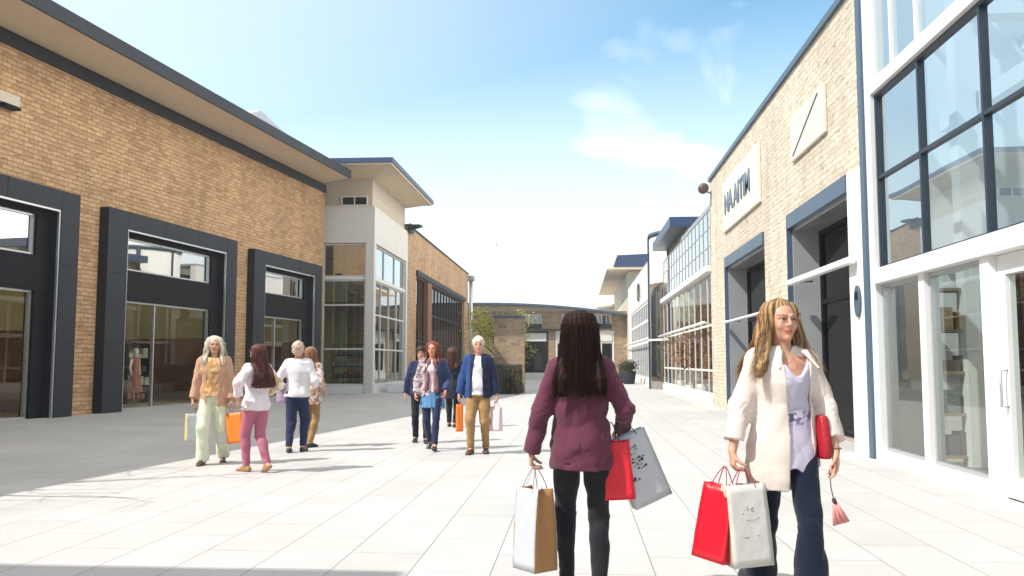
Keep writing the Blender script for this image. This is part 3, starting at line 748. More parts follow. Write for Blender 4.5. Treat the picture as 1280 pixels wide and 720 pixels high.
# ---- the two women nearest to the camera
def front_woman():
    P = Person('woman with long blond hair, cream open jacket and dark flared jeans walking towards the camera', (1.14, 5.0, 0), R(3), H=1.70, res=.0052, seed=11, width=.90,
               ank=((-.085, .30, .135), (.075, -.16, .085)), wri=((-.305, -.08, .875), (.245, -.10, .885)), head=(R(14), R(2)), grip=(1.35, .35), skin=(.56, .29, .20), toe=(R(32), R(-8)),
               hand_dir=((-.02, -.12, -1), (-.05, -.18, -1)), pole_arm=((-.7, 1, 0), (.75, 1, 0)))
    jk = cloth('jacket_cream', (.66, .56, .505), bump=.06, bscale=500)
    secs = [(.60, -.040, .01, .152, .120), (.66, -.036, .01, .160, .124), (.80, -.020, .006, .172, .130), (.92, -.008, .004, .172, .128), (1.03, 0, 0, .148, .112), (1.14, 0, -.002, .134, .104), (1.25, 0, -.008, .146, .116), (1.33, 0, 0, .146, .106), (1.38, 0, .008, .135, .080), (1.42, 0, .012, .082, .062), (1.45, 0, .012, .056, .056)]
    def opening(x, y, z):
        cx = .055 + .02 * (1.3 - z)
        half = np.interp(z, [.5, .95, 1.1, 1.28, 1.36, 1.42, 1.46], [.066, .063, .066, .072, .078, .074, .070])
        slant = np.where(z < .95, (.95 - z) * .10, 0)
        return np.maximum(np.abs(x - cx + slant * 0) - half - slant * .6, y + .035)
    def collar(V):
        # two lapel leaves lying on the chest, a stand collar behind the neck
        for sx, c0, in ((-1, .012), (1, .098)):
            V.cone((sx * .070 + .045, -.058, 1.415), (.055 + sx * .105, -.128, 1.33), .016, .007, .006)
        V.cone((-.055, .02, 1.425), (-.050, -.045, 1.420), .013, .014, .01); V.cone((.055, .02, 1.425), (.095, -.045, 1.420), .013, .014, .01); V.cone((-.045, .05, 1.43), (.045, .05, 1.43), .014, .014, .01)
        V.cone(P.wr[0] + (P.el[0] - P.wr[0]) * .30, P.wr[0] + (P.el[0] - P.wr[0]) * .12, .052, .054, .01, flat=True) if False else None
    j = P.top('jacket', jk, e=.014, hem=.675, sleeve=.86, neck=1.42, open_=opening, amp=.009, secs=secs, collar=True, post=collar, sl_e=.015, flare=.006)
    shirt = cloth('blouse_print', (.92, .90, .95), attr=True, bump=.2)
    def pat(v):
        c = np.tile(np.array((.56, .52, .61)), (len(v), 1)); fl = fleck(v, 75, 3, .02) * np.exp(-((v[:, 2] - 1.06) / .034) ** 2)[:, None] * 1.6
        f2 = fleck(v, 60, 4, .42) * np.clip((.92 - v[:, [2]]) * 10, 0, .7); f3 = fleck(v, 40, 9, .5) * .25
        t = np.clip(fl + f2 + f3, 0, 1); return c * (1 - t) + np.array((.16, .14, .24)) * t
    def hemcut(V):
        V.cut(lambda x, y, z: z - (.765 + .30 * np.abs(x - .075) + .012 * np.sin(x * 55)))
        V.cut(lambda x, y, z: np.maximum(np.maximum((x - .055) ** 2 / .066 ** 2 + (z - 1.39) ** 2 / .105 ** 2 - 1, y + .02), -1.0))
        V.cone((0, -.02, 1.40), (0, -.05, 1.50), .085, .09, .01, 's')
    P.top('blouse', shirt, e=.0125, hem=.74, sleeve=0, neck=1.32, amp=.007, col=pat, post=hemcut)
    dn = cloth('denim_dark', (.004, .008, .024), bump=.3, bscale=300, attr=False, var=.3)
    P.trousers(dn, e=.006, flare=.060, knee=-.002, amp=.006)
    P.shoes(shoe_dark, infl=.006)
    hm = hair_mat('hair_blond', (.8, .8, .8))
    long_hair(P, hm, length=1.27, c0=(.13, .055, .018), c1=(.58, .36, .17), ns=1900, nb=52, drop=(.035, .055), curl=.009, r=.016, sr=.0013, arc=(-.42, PI + .42), jitter=.10, rad=.97)
    # watch / bracelet
    w, d, pn, th = P.handf[1]
    br = MB(); a = nrm(np.cross(d, (0, 1, 0))); b = np.cross(d, a); pts = [tuple((w - d * .012 + (a * math.cos(t) + b * math.sin(t)) * .030) * P.sc) for t in np.linspace(0, 2 * PI, 17)]
    br.tube(pts, .0035, 6, cap=False); br.build('bracelet', plain('metal_watch', (.25, .2, .15), rough=.3, metal=1), P.o)
    # thin chain at the neck
    nk = MB(); pts = [(.052 * math.cos(t), -.015 + .06 * math.sin(t) - .02, 1.40 + .045 * math.sin(t)) for t in np.linspace(PI * 1.0, PI * 2.0, 12)]
    nk.tube(pts, .0012, 5); nk.build('necklace', plain('metal_gold', (.6, .4, .15), rough=.3, metal=1), P.o)
    return P
def back_woman():
    P = Person('woman with long dark hair seen from behind in a maroon jacket and black trousers', (.025, 5.2, 0), R(180), H=1.65, res=.0052, seed=23, width=.93,
               ank=((-.105, .08, .09), (.095, -.14, .085)), wri=((-.255, -.17, 1.00), (.31, .02, .825)), grip=(1.1, 1.35), skin=(.48, .25, .17), toe=(0, R(6)), pole_arm=((-.45, .9, -.5), (.5, 1, 0)),
               hand_dir=((.1, -1, -.15), (.03, -.05, -1)), palm=((0, 0, -1), (-1, 0, 0)), head=(R(-6), 0))
    # char +x is world -x here: index 1 is the arm on the photo's left
    mr = cloth('jacket_maroon', (.112, .028, .052), bump=.3, bscale=220, var=.14, scale=5)
    secs = [(.76, 0, .004, .165, .122), (.90, 0, .006, .168, .126), (.98, 0, .0, .156, .116), (1.07, 0, -.002, .144, .108), (1.16, 0, -.002, .144, .110), (1.25, 0, -.004, .150, .115), (1.33, 0, 0, .148, .106), (1.38, 0, .008, .130, .082), (1.42, 0, .012, .084, .064), (1.46, 0, .012, .060, .060)]
    def seams(V):
        # centre back seam, shoulder-blade yoke and a stitched hem, pressed into the cloth
        V.cone((0, .150, .86), (0, .142, 1.30), .0035, .0035, .006, 's')
        V.cone((-.15, .128, .805), (.15, .128, .805), .004, .004, .006, 's')
    P.top('jacket', mr, e=.015, hem=.775, sleeve=1.0, neck=1.42, amp=.0078, secs=secs, sl_e=.012, flare=.006, collar=True, post=seams)
    bk = cloth('trousers_black', (.012, .012, .016), bump=.2, var=.3)
    P.trousers(bk, e=.002, knee=.004, amp=.006)
    P.shoes(shoe_dark, infl=.006)
    hm = hair_mat('hair_dark', (.9, .9, .9), .10, .62)
    long_hair(P, hm, length=1.205, c0=(.011, .005, .004), c1=(.040, .018, .012), ns=1500, nb=48, drop=(.012, .030), curl=.003, r=.0175, sr=.0016, arc=(-.10, PI + .10), jitter=.13, rad=.99)
    return P
FW = front_woman(); BW = back_woman()
def hand_world(P, i, down=.085):
    w, d, pn, th = P.handf[i]; p = (w + d * down + pn * .022) * P.sc
    q = Matrix.Rotation(P.o.rotation_euler.z, 3, 'Z') @ Vector(p) + P.o.location
    return q
# bags of the blond woman
g = hand_world(FW, 0)
mk = [blot(.000 + .022 * math.cos(a) * q, .285 + .012 * math.sin(a) * q, .006, i + 1) for i, (a, q) in enumerate([(x * .9, .6 + .5 * (x % 3)) for x in range(13)])]
mk += [bar(-.055, .055, .246, .249), bar(-.04, .045, .238, .240), bar(-.04, -.012, .150, .154), blot(.005, .155, .006, 77), bar(.028, .048, .155, .158), bar(.03, .05, .149, .151)]
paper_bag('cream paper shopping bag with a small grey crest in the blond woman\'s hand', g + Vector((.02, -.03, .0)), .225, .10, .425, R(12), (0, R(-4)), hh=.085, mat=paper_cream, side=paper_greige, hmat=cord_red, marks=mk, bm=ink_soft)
paper_bag('plain red paper shopping bag behind the cream bag with the crest', g + Vector((-.06, .02, .0)), .20, .10, .40, R(-42), (0, R(9)), hh=.10, mat=paper_red, hmat=cord_red)
p0 = Vector(FW.o.location)
purse('small red leather clutch bag tucked upright under the blond woman\'s arm', p0 + Vector((.190, -.055, .84)), .062, .15, .235, leather_red, R(12))
gt = hand_world(FW, 1, .10); ts = empty('tassel', 'pink leather tassel swinging on a dark cord from the blond woman\'s left hand', 'tassel', gt + Vector((.035, -.02, -.28)), 0); ts.rotation_euler = (0, R(-16), 0)
mb = MB(); n = 10
for i in range(9): 
    x = -.04 + .01 * i; mb.tube([(x * .18, .0, .115), (x * .6, .004 * (i % 3 - 1), .06), (x, .006 * (i % 3 - 1), .0)], [.006, .0075, .008], 6)
mb.build('fringe', plain('leather_pink', (.72, .28, .26), rough=.6, var=.15, bump=.2), ts)
mb = MB(); mb.tube([(0, 0, .11), (0, 0, .135)], .011, 10); mb.tube([(0, 0, .135), (.004, .0, .19), (.030, .02, .285)], .0028, 6); mb.build('cord', cord_dark, ts)
# bags of the dark haired woman
g = hand_world(BW, 1)
paper_bag('tall white paper bag with brown kraft sides hanging from the maroon woman\'s left hand', g + Vector((.0, 0, 0)), .20, .17, .46, R(-48), (0, R(0)), hh=.125, mat=paper_white, side=paper_kraft, hmat=cord_tan)
e = Matrix.Rotation(PI, 3, 'Z') @ Vector((BW.el[0] * .45 + BW.wr[0] * .55) * BW.sc) + BW.o.location
mk = []
k = 0
for row, (z, x0, x1, r) in enumerate([(.335, -.035, .02, .007), (.318, -.03, .03, .005), (.298, -.03, .005, .006), (.268, -.025, .045, .007), (.25, -.03, .035, .010), (.232, -.03, .02, .006), (.21, -.01, .05, .008), (.165, -.08, -.04, .012), (.155, -.07, -.03, .010)]):
    x = x0
    while x < x1: k += 1; mk.append(blot(x, z + (k % 3 - 1) * .003, r * (.6 + .3 * (k % 3)), k)); x += r * 1.9
mk.append(bar(-.05, .02, .385, .3865))
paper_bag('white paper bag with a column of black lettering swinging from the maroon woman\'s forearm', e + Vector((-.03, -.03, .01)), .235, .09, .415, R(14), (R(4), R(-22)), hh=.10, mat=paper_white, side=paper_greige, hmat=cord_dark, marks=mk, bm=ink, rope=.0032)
paper_bag('glossy red paper bag hanging against the maroon woman\'s hip', e + Vector((-.08, -.05, -.01)), .215, .10, .335, R(-12), (0, R(-5)), hh=.105, mat=paper_red, hmat=cord_dark)

# ---- walkers farther off
rB = .011
white_c = cloth('cotton_white', (.74, .70, .72)); navy = cloth('wool_navy', (.018, .026, .075), var=.2); blue = cloth('cotton_blue', (.05, .13, .42), var=.2)
khaki = cloth('cotton_khaki', (.34, .20, .085)); dusk = cloth('wool_black', (.015, .014, .02)); sage = cloth('linen_sage', (.66, .70, .52)); rose = cloth('cotton_rose', (.42, .13, .19)); printed = cloth('cotton_print', (.95, .95, .95), attr=True)
camel = cloth('cardigan_camel', (.52, .30, .20)); denim = cloth('denim_mid', (.03, .06, .14), var=.3)
def patt(a, b, f, seed, thr=.1):
    def fn(v): t = fleck(v, f, seed, thr); return np.array(a) * (1 - t) + np.array(b) * t
    return fn
# older woman with white hair
A = Person('older woman with white shoulder length hair, tan blouse and pale green trousers', (-4.90, 11.66, 0), R(14), H=1.70, res=rB, seed=31, ank=((-.10, -.10, .085), (.12, .20, .12)), wri=((-.25, -.06, .85), (.25, -.05, .85)), toe=(0, R(25)), skin=(.52, .27, .18), head=(R(10), 0), group='shoppers walking on the left')
A.top('blouse', printed, sl_e=.003, e=.020, hem=.90, sleeve=.3, neck=1.40, col=patt((.50, .27, .11), (.74, .50, .27), 55, 2)); A.top('cardigan', camel, e=.022, hem=.78, sleeve=.95, neck=1.41, open_=lambda x, y, z: np.maximum(np.abs(x) - .07, y + .02), amp=.009)
A.trousers(sage, e=.010, knee=.018, flare=.030, amp=.008); A.shoes(shoe_brown); long_hair(A, hair_mat('hair_white', (.95, .95, .95)), length=1.33, c0=(.55, .44, .30), c1=(.90, .82, .68), ns=130, nb=26, drop=(.015, .02), curl=.012, r=.022, sr=.006, arc=(-.45, PI + .45), rad=1.05)
g = hand_world(A, 0); paper_bag('yellow paper bag with white front in the white haired woman\'s right hand', g, .19, .13, .36, R(35), hh=.10, mat=paper_white, side=paper_yellow, hmat=cord_tan)
g = hand_world(A, 1); paper_bag('orange paper shopping bag in the white haired woman\'s left hand', g + Vector((.06, -.02, 0)), .24, .10, .40, R(-15), (0, R(-7)), hh=.09, mat=paper_orange, hmat=cord_red)
paper_bag('cream paper bag between the white haired woman\'s leg and her orange bag', g + Vector((-.05, .03, 0)), .20, .10, .40, R(20), (0, R(3)), hh=.10, mat=paper_cream, hmat=cord_tan)
# young woman with dark hair
B = Person('young woman with long dark hair, loose white blouse and dusky pink trousers', (-4.0, 10.85, 0), R(-125), H=1.575, res=rB, seed=37, ank=((-.05, .20, .12), (.05, -.12, .085)), wri=((-.26, -.16, 1.02), (.30, .02, .98)), toe=(R(25), 0), grip=(.5, .5), pole_arm=((-.8, .5, -.4), (.9, .5, -.3)), head=(R(12), R(6)), group='shoppers walking on the left')
B.top('blouse', printed, e=.028, hem=.83, sleeve=.9, neck=1.41, amp=.011, sl_e=.022, col=lambda v: np.where(v[:, [0]] < -.165, patt((.62, .42, .22), (.86, .80, .70), 70, 8, -.05)(v), np.where(v[:, [0]] > .18, patt((.80, .62, .66), (.86, .80, .82), 60, 5)(v), np.array((.80, .70, .74)))))
B.trousers(rose, e=.008, amp=.006, knee=.006); B.shoes(shoe_tan); long_hair(B, hair_mat('hair_brown', (.95, .95, .95)), length=1.13, c0=(.04, .012, .01), c1=(.16, .05, .035), ns=150, nb=28, drop=(.015, .05), curl=.010, r=.024, sr=.006, arc=(-.2, PI + .2))
# grey haired walker from behind
C_ = Person('grey haired walker seen from behind in a white shirt and navy trousers', (-4.26, 13.29, 0), R(186), H=1.66, female=False, res=rB, seed=41, ank=((-.09, -.05, .085), (.09, .12, .09)), wri=((-.25, -.16, .96), (.27, -.04, .93)), pole_arm=((-.5, 1, -.2), (.6, 1, -.2)), width=.92, group='shoppers walking on the left')
C_.top('shirt', white_c, e=.028, hem=.86, sleeve=.8, neck=1.42, amp=.009, sl_e=.018); C_.trousers(navy, e=.008, knee=.016, amp=.007); C_.shoes(shoe_dark); short_hair(C_, hair_mat('hair_grey', (.52, .38, .30)), vol=.010, back=1.46, seed=4)
pp = C_.o.location + Vector((-.235, .02, .74)); purse('patterned lilac tote on the grey haired walker\'s arm', pp, .20, .12, .30, plain('tote_lilac', (.42, .30, .42), var=.5, scale=30), R(10), [pp + Vector((.0, .02, .5)), pp + Vector((.09, .03, .66)), pp + Vector((.05, .03, .5))], name='tote_bag')
# companion half hidden beside him
D_ = Person('short woman in a lilac print blouse and tan trousers beside the grey haired walker', (-4.30, 14.1, 0), R(160), H=1.60, res=rB, seed=43, ank=((-.07, .10, .09), (.09, -.08, .085)), wri=((-.22, -.10, .95), (.24, -.1, 1.0)), group='shoppers walking on the left')
D_.top('blouse', printed, e=.024, hem=.74, sleeve=.8, neck=1.41, amp=.010, col=patt((.45, .24, .14), (.78, .66, .72), 60, 12, .0)); D_.trousers(khaki, e=.008, amp=.006); D_.shoes(shoe_dark); long_hair(D_, hair_mat('hair_auburn', (.95, .95, .95)), length=1.30, c0=(.14, .06, .03), c1=(.42, .22, .12), ns=110, nb=24, curl=.01, r=.020, sr=.006, arc=(-.3, PI + .3))
# woman with red hair
E_ = Person('red haired woman in a pink top, plaid scarf and blue cardigan walking towards the camera', (-2.26, 13.8, 0), R(0), H=1.68, res=rB, seed=47, ank=((-.06, .16, .11), (.08, -.22, .09)), wri=((-.25, -.08, .88), (.23, -.12, .92)), toe=(R(25), R(-8)), skin=(.62, .27, .17), head=(R(-6), R(4)), group='shoppers in the middle of the street')
E_.top('top', cloth('cotton_pink', (.78, .60, .64)), e=.012, hem=.86, sleeve=.3, neck=1.40)
E_.top('cardigan', cloth('cardigan_blue', (.95, .95, .95), attr=True), e=.024, hem=.84, sleeve=.95, neck=1.41, open_=lambda x, y, z: np.maximum(np.abs(x + .01) - .082, y + .02), amp=.009, col=lambda v: np.where(v[:, [0]] < -.10, patt((.50, .42, .42), (.16, .10, .16), 60, 21, .1)(v), np.array((.035, .06, .14))))
V = E_.vol((-.15, -.2, .88), (.15, .16, 1.48), .010); V.cone((-.05, -.085, 1.38), (-.075, -.125, .96), .030, .038, .02); V.cone((.05, -.085, 1.38), (.085, -.125, .94), .030, .040, .02); V.cone((-.05, -.08, 1.39), (-.055, .05, 1.42), .03, .03, .02); V.cone((.05, -.08, 1.39), (.055, .05, 1.42), .03, .03, .02); V.cone((-.05, .06, 1.42), (.05, .06, 1.42), .03, .03, .02); V.warp(wobble(5, 22, .008))
E_.emit(V, 'scarf', printed, 's', col=lambda v: np.where((np.sin(v[:, [2]] * 110) > .1) ^ (np.sin(v[:, [0]] * 130) > .2), np.array((.36, .16, .14)), np.array((.12, .09, .12))))
E_.skirt(cloth('skirt_denim', (.10, .24, .44), var=.3), z0=.66, r=.205); E_.trousers(navy, e=.002, amp=.005); E_.shoes(shoe_dark)
long_hair(E_, hair_mat('hair_red', (.95, .95, .95)), length=1.36, c0=(.16, .03, .015), c1=(.24, .065, .035), ns=100, nb=22, curl=.01, r=.018, sr=.006, arc=(-.4, PI + .4))
# man with grey hair
F_ = Person('grey haired man in an open navy jacket, white shirt and khaki trousers', (-1.47, 13.25, 0), R(-2), H=1.73, female=False, res=rB, seed=53, width=.88, ank=((-.10, -.06, .085), (.10, .10, .09)), wri=((-.28, -.05, .86), (.28, -.02, .86)), skin=(.60, .30, .22), head=(R(8), R(3)), belly=.03, group='shoppers in the middle of the street')
F_.top('shirt', white_c, sl_e=.0, e=.018, hem=.86, sleeve=.3, neck=1.42, amp=.007)
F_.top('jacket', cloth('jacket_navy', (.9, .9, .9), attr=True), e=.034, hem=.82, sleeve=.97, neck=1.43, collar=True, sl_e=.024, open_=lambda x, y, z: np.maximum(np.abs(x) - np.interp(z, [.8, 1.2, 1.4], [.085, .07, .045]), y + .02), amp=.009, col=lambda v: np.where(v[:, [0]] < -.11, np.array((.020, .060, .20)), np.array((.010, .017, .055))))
F_.trousers(khaki, e=.004, knee=.014, amp=.008); F_.shoes(shoe_brown, infl=.012); short_hair(F_, hair_mat('hair_silver', (.66, .52, .42)), vol=.006, back=1.52, seed=8)
g = hand_world(F_, 0); paper_bag('narrow orange bag in the grey haired man\'s right hand', g, .10, .07, .40, R(20), hh=.06, mat=paper_orange, hmat=cord_red)
g = hand_world(F_, 1); paper_bag('pale pink paper bag in the grey haired man\'s left hand', g, .17, .09, .36, R(-30), hh=.09, mat=paper_pink, hmat=cord_tan)
# two dark figures behind them
G_ = Person('walker in a navy padded jacket just behind the red haired woman', (-2.66, 15.0, 0), R(10), H=1.62, female=False, res=.012, seed=59, width=.88, ank=((-.08, .12, .09), (.10, -.16, .085)), wri=((-.27, -.02, .86), (.24, -.10, .9)), skin=(.5, .26, .18), group='shoppers in the middle of the street')
G_.top('jacket', navy, e=.030, hem=.84, sleeve=.95, neck=1.42, collar=True, amp=.010, sl_e=.018); G_.trousers(dusk, e=.008, amp=.006); G_.shoes(shoe_dark, infl=.01); short_hair(G_, hair_mat('hair_black', (.03, .018, .014)), vol=.006, seed=15)
H_ = Person('walker in a long black coat farther up the street between the couple', (-2.62, 18.6, 0), R(176), H=1.66, female=True, res=.014, seed=61, ank=((-.08, .1, .09), (.09, -.12, .085)), wri=((-.23, -.04, .88), (.23, -.02, .88)), group='shoppers in the middle of the street')
H_.top('coat', cloth('coat_black', (.014, .016, .035)), e=.034, hem=.62, sleeve=.95, neck=1.42, collar=True, amp=.010); H_.trousers(dusk, e=.01); H_.shoes(shoe_dark); long_hair(H_, hair_mat('hair_dark_brown', (.95, .95, .95)), length=1.26, c0=(.05, .018, .012), c1=(.14, .06, .04), ns=70, nb=20, curl=.008, r=.022, sr=.007, arc=(-.2, PI + .2))
# ------------------------------------------------------------------ materials of the place
brick_l = brick_mat('brick_tan', (.57, .36, .195), (.44, .27, .145), (.34, .23, .14), w=.32, h=.115, ms=.013, dark=(.74, .68, .62), darkamt=.22, bump=1.0, joint_shade=.62, joint_shade_col=(.20, .12, .06))
brick_w = brick_mat('brick_ochre', (.58, .37, .22), (.47, .29, .16), (.40, .30, .2), w=.34, h=.125, ms=.012, dark=(.72, .65, .6), darkamt=.25)
brick_r = brick_mat('brick_cream', (.70, .62, .50), (.62, .54, .43), (.64, .57, .48), w=.30, h=.105, ms=.008, dark=(.86, .82, .78), darkamt=.12, bump=1.3, joint_shade=.75, joint_shade_col=(.36, .29, .22))
brick_b = brick_mat('brick_buff', (.40, .29, .19), (.32, .22, .13), (.38, .3, .22), w=.4, h=.16, ms=.014, darkamt=.2)
brick_red = brick_mat('brick_red', (.24, .08, .05), (.15, .05, .035), (.2, .14, .1), w=.24, h=.08, ms=.01, darkamt=.2)
charcoal = plain('metal_charcoal', (.012, .015, .022), rough=.6, var=.2, scale=2, spec=.4)
black = plain('panel_black', (.007, .008, .011), rough=.75, var=.2, scale=2, spec=.2)
slate = plain('metal_slate_blue', (.06, .10, .15), rough=.4, var=.15, scale=2)
mull_m = plain('metal_navy_dark', (.022, .032, .05), rough=.45, var=.15, scale=2)
glass_arc = glass_mat('glass_arcade', (.80, .80, .76), .42, base=.0)
bluem = plain('metal_blue', (.022, .048, .115), rough=.4, var=.15, scale=1.5)
soffit = plain('soffit_cream', (.72, .58, .42), rough=.8, var=.07, scale=.8)
white = plain('paint_white', (.76, .76, .75), rough=.45, var=.05, scale=1.3, bump=.03, bscale=8)
offw = plain('render_offwhite', (.66, .64, .60), rough=.8, var=.07, scale=.9, bump=.1, bscale=40)
tanw = plain('render_tan', (.52, .45, .36), rough=.8, var=.07, scale=.9, bump=.1, bscale=40)
greym = plain('metal_grey', (.30, .31, .32), rough=.4, var=.1, scale=2)
alu = plain('metal_aluminium', (.55, .56, .57), rough=.3, metal=.7, var=.08, scale=3)
glass_l = glass_mat('glass_shop', (.84, .85, .76), .75, base=.01)
glass_hi = glass_mat('glass_clerestory', (.5, .56, .56), 2.0, base=.40)
glass_t = glass_mat('glass_green', (.55, .62, .50), 1.3, base=.09)
glass_sky = glass_mat('glass_blue', (.80, .93, 1.0), 1.4, base=.26, gcol=(.90, .97, 1))
glass_d = glass_mat('glass_door', (.74, .80, .76), 1.2, base=.05)
glass_b = glass_mat('glass_dark', (.10, .12, .12), .6, base=.0)
int_warm = plain('interior_warm', (.55, .36, .18), rough=.9, var=.1, scale=.7)
int_pale = plain('interior_pale', (.66, .63, .45), rough=.9, var=.08, scale=.7)
int_brown = plain('interior_brown', (.24, .11, .06), rough=.8, var=.3, scale=1)
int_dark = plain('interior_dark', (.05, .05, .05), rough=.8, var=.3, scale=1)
int_floor = plain('interior_floor', (.45, .38, .30), rough=.35, var=.15, scale=1)
wood = plain('wood', (.25, .12, .05), rough=.5, var=.25, scale=8, stretch=(1, 1, .15))

def vmesh(name, pts, z0, z1, mat, parent): m = MB(); m.prism(pts, z0, z1); return m.build(name, mat, parent)
def bx(name, a, mat, parent=None, bevel=0): m = MB(); m.box(*a); return m.build(name, mat, parent, bevel=bevel)
class Fac:
    """boxes on a facade: along u, t metres behind its face, height z"""
    def __init__(s, parent, axis): s.p = parent; s.a = axis
    def box(s, mb, u0, u1, t0, t1, z0, z1):
        if s.a == 'x': mb.box(u0, u1, t0, t1, z0, z1)
        else: mb.box(t0, t1, u0, u1, z0, z1)
    def part(s, name, mat, boxes, parent=None, bevel=0):
        mb = MB()
        for b in boxes: s.box(mb, *b)
        return mb.build(name, mat, parent or s.p, bevel=bevel)
    def window(s, u0, u1, z0, z1, t, us=(), zs=(), w=.07, d=.10, frame=white, glass=glass_t, name='window', wz=None):
        """frame with mullions at us and rails at zs; the glass is a sub-part"""
        us = sorted(us); zs = sorted(zs); wz = wz or w; bs = [(u0, u0 + w, t, t + d, z0, z1), (u1 - w, u1, t, t + d, z0, z1)]
        bs += [(u0 + w, u1 - w, t, t + d, z1 - wz, z1), (u0 + w, u1 - w, t, t + d, z0, z0 + wz)]
        for u in us: bs.append((u - w / 2, u + w / 2, t + .004, t + d - .004, z0 + wz, z1 - wz))
        ed = [u0 + w] + [q for u in us for q in (u - w / 2, u + w / 2)] + [u1 - w]
        for z in zs:
            for a, b in zip(ed[::2], ed[1::2]): bs.append((a, b, t + .008, t + d - .008, z - wz / 2, z + wz / 2))
        f = s.part(name, frame, bs)
        pb = MB(); m = t + d / 2
        a_, b_, c_, e_ = u0 + w * .5, u1 - w * .5, z0 + wz * .5, z1 - wz * .5
        if s.a == 'x': pb.quad((a_, m, c_), (b_, m, c_), (b_, m, e_), (a_, m, e_))
        else: pb.quad((m, a_, c_), (m, b_, c_), (m, b_, e_), (m, a_, e_))
        pb.build('pane', glass, f); return f

# ------------------------------------------------------------------ ground
g = MB(); g.quad((-400, -300, 0), (400, -300, 0), (400, 700, 0), (-400, 700, 0)); tag(g.build('ground', paving_mat('paving')), kind='structure')

# ------------------------------------------------------------------ shop fittings
rs = random.Random(5)
tones = [plain('garment_%d' % i, c, rough=.85, var=.2, scale=12, bump=.2) for i, c in enumerate([(.5, .48, .44), (.08, .07, .07), (.35, .12, .08), (.12, .16, .14), (.55, .42, .25), (.25, .25, .28)])]
def clothes_rack(label, loc, rz=0, w=1.6, n=12, group=None, seed=0):
    q = random.Random(seed); o = empty('clothes_rack', label, 'clothes rack', loc, rz, group)
    m = MB()
    for sx in (-1, 1): m.tube([(sx * w / 2, 0, .04), (sx * w / 2, 0, 1.5)], .018, 6); m.tube([(sx * w / 2, -.25, .03), (sx * w / 2, .25, .03)], .018, 6)
    m.tube([(-w / 2, 0, 1.5), (w / 2, 0, 1.5)], .016, 6); m.build('rail_frame', alu, o)
    for i in range(n):
        x = -w / 2 + .1 + (w - .2) * i / (n - 1); hh = q.uniform(.6, 1.05); t = q.uniform(.02, .035); g_ = MB(); ww = q.uniform(.19, .25)
        g_.add([(x - t, -.03, 1.47), (x + t, -.03, 1.47), (x + t, .03, 1.47), (x - t, .03, 1.47), (x - t, -ww, 1.38), (x + t, -ww, 1.38), (x + t, ww, 1.38), (x - t, ww, 1.38),
                (x - t, -ww * .9, 1.4 - hh), (x + t * 1.3, -ww * .95, 1.4 - hh), (x + t, ww, 1.4 - hh), (x - t * 1.3, ww * .9, 1.4 - hh)],
               [(0, 1, 2, 3), (0, 4, 5, 1), (2, 6, 7, 3), (1, 5, 6, 2), (0, 3, 7, 4), (4, 8, 9, 5), (5, 9, 10, 6), (6, 10, 11, 7), (7, 11, 8, 4), (8, 11, 10, 9)])
        g_.build('garment', q.choice(tones), o)
    return o
def shelf_unit(label, loc, rz=0, w=1.4, h=2.1, d=.4, group=None, seed=0, mat=None):
    q = random.Random(seed); o = empty('display_shelf', label, 'shelf', loc, rz, group); m = MB(); mat = mat or wood
    [bx('side_panel', (sx * w / 2 - (.04 if sx > 0 else 0), sx * w / 2 + (0 if sx > 0 else .04), -d / 2, d / 2, 0, h), mat, o) for sx in (-1, 1)]
    for k in range(5):
        z = .1 + (h - .14) * k / 4; bx('shelf_board', (-w / 2 + .04, w / 2 - .04, -d / 2, d / 2, z, z + .035), mat, o)
        if k < 4:
            g_ = MB(); x = -w / 2 + .08
            while x < w / 2 - .25: ww = q.uniform(.12, .26); hh = q.uniform(.1, .34); g_.box(x, x + ww, -d / 2 + .04, d / 2 - .06, z + .035, z + .035 + hh); x += ww + q.uniform(.02, .09)
            g_.build('folded_goods', q.choice(tones), o)
    return o
def mannequin(label, loc, rz, mat, H=1.75, group=None):
    o = empty('mannequin', label, 'mannequin', loc, rz, group); s_ = H / 1.75; m = MB(); n = 12
    def loft(secs, nm, mt):
        m = MB(); vs = []
        for (z, x, y, rx, ry) in secs: vs += [((x + rx * math.cos(2 * PI * i / n)) * s_, (y + ry * math.sin(2 * PI * i / n)) * s_, z * s_) for i in range(n)]
        fs = [(k * n + i, k * n + (i + 1) % n, (k + 1) * n + (i + 1) % n, (k + 1) * n + i) for k in range(len(secs) - 1) for i in range(n)] + [tuple(range(n - 1, -1, -1)), tuple(range((len(secs) - 1) * n, len(secs) * n))]
        m.add(vs, fs, smooth=True); m.build(nm, mt, o)
    loft([(.40, 0, 0, .28, .24), (.7, 0, 0, .23, .19), (1.0, 0, 0, .15, .11), (1.1, 0, 0, .125, .095), (1.28, 0, 0, .165, .115), (1.42, 0, 0, .17, .08), (1.47, 0, 0, .06, .05)], 'dress', mat)
    loft([(1.46, 0, 0, .045, .045), (1.53, 0, 0, .04, .045), (1.56, 0, -.01, .06, .07), (1.64, 0, 0, .078, .095), (1.71, 0, 0, .065, .08), (1.75, 0, 0, .02, .02)], 'head', white)
    a = MB(); [a.tube([(sx * .17 * s_, 0, 1.41 * s_), (sx * .22 * s_, .02, 1.15 * s_), (sx * .22 * s_, -.05, .92 * s_)], [.045, .035, .025], 8) for sx in (-1, 1)]; a.build('arms', white, o)
    bx('stand', (-.2, .2, -.2, .2, 0, .02), alu, o); a = MB(); a.tube([(0, 0, .02), (0, 0, .45)], .02, 8); a.build('post', alu, o)
    return o

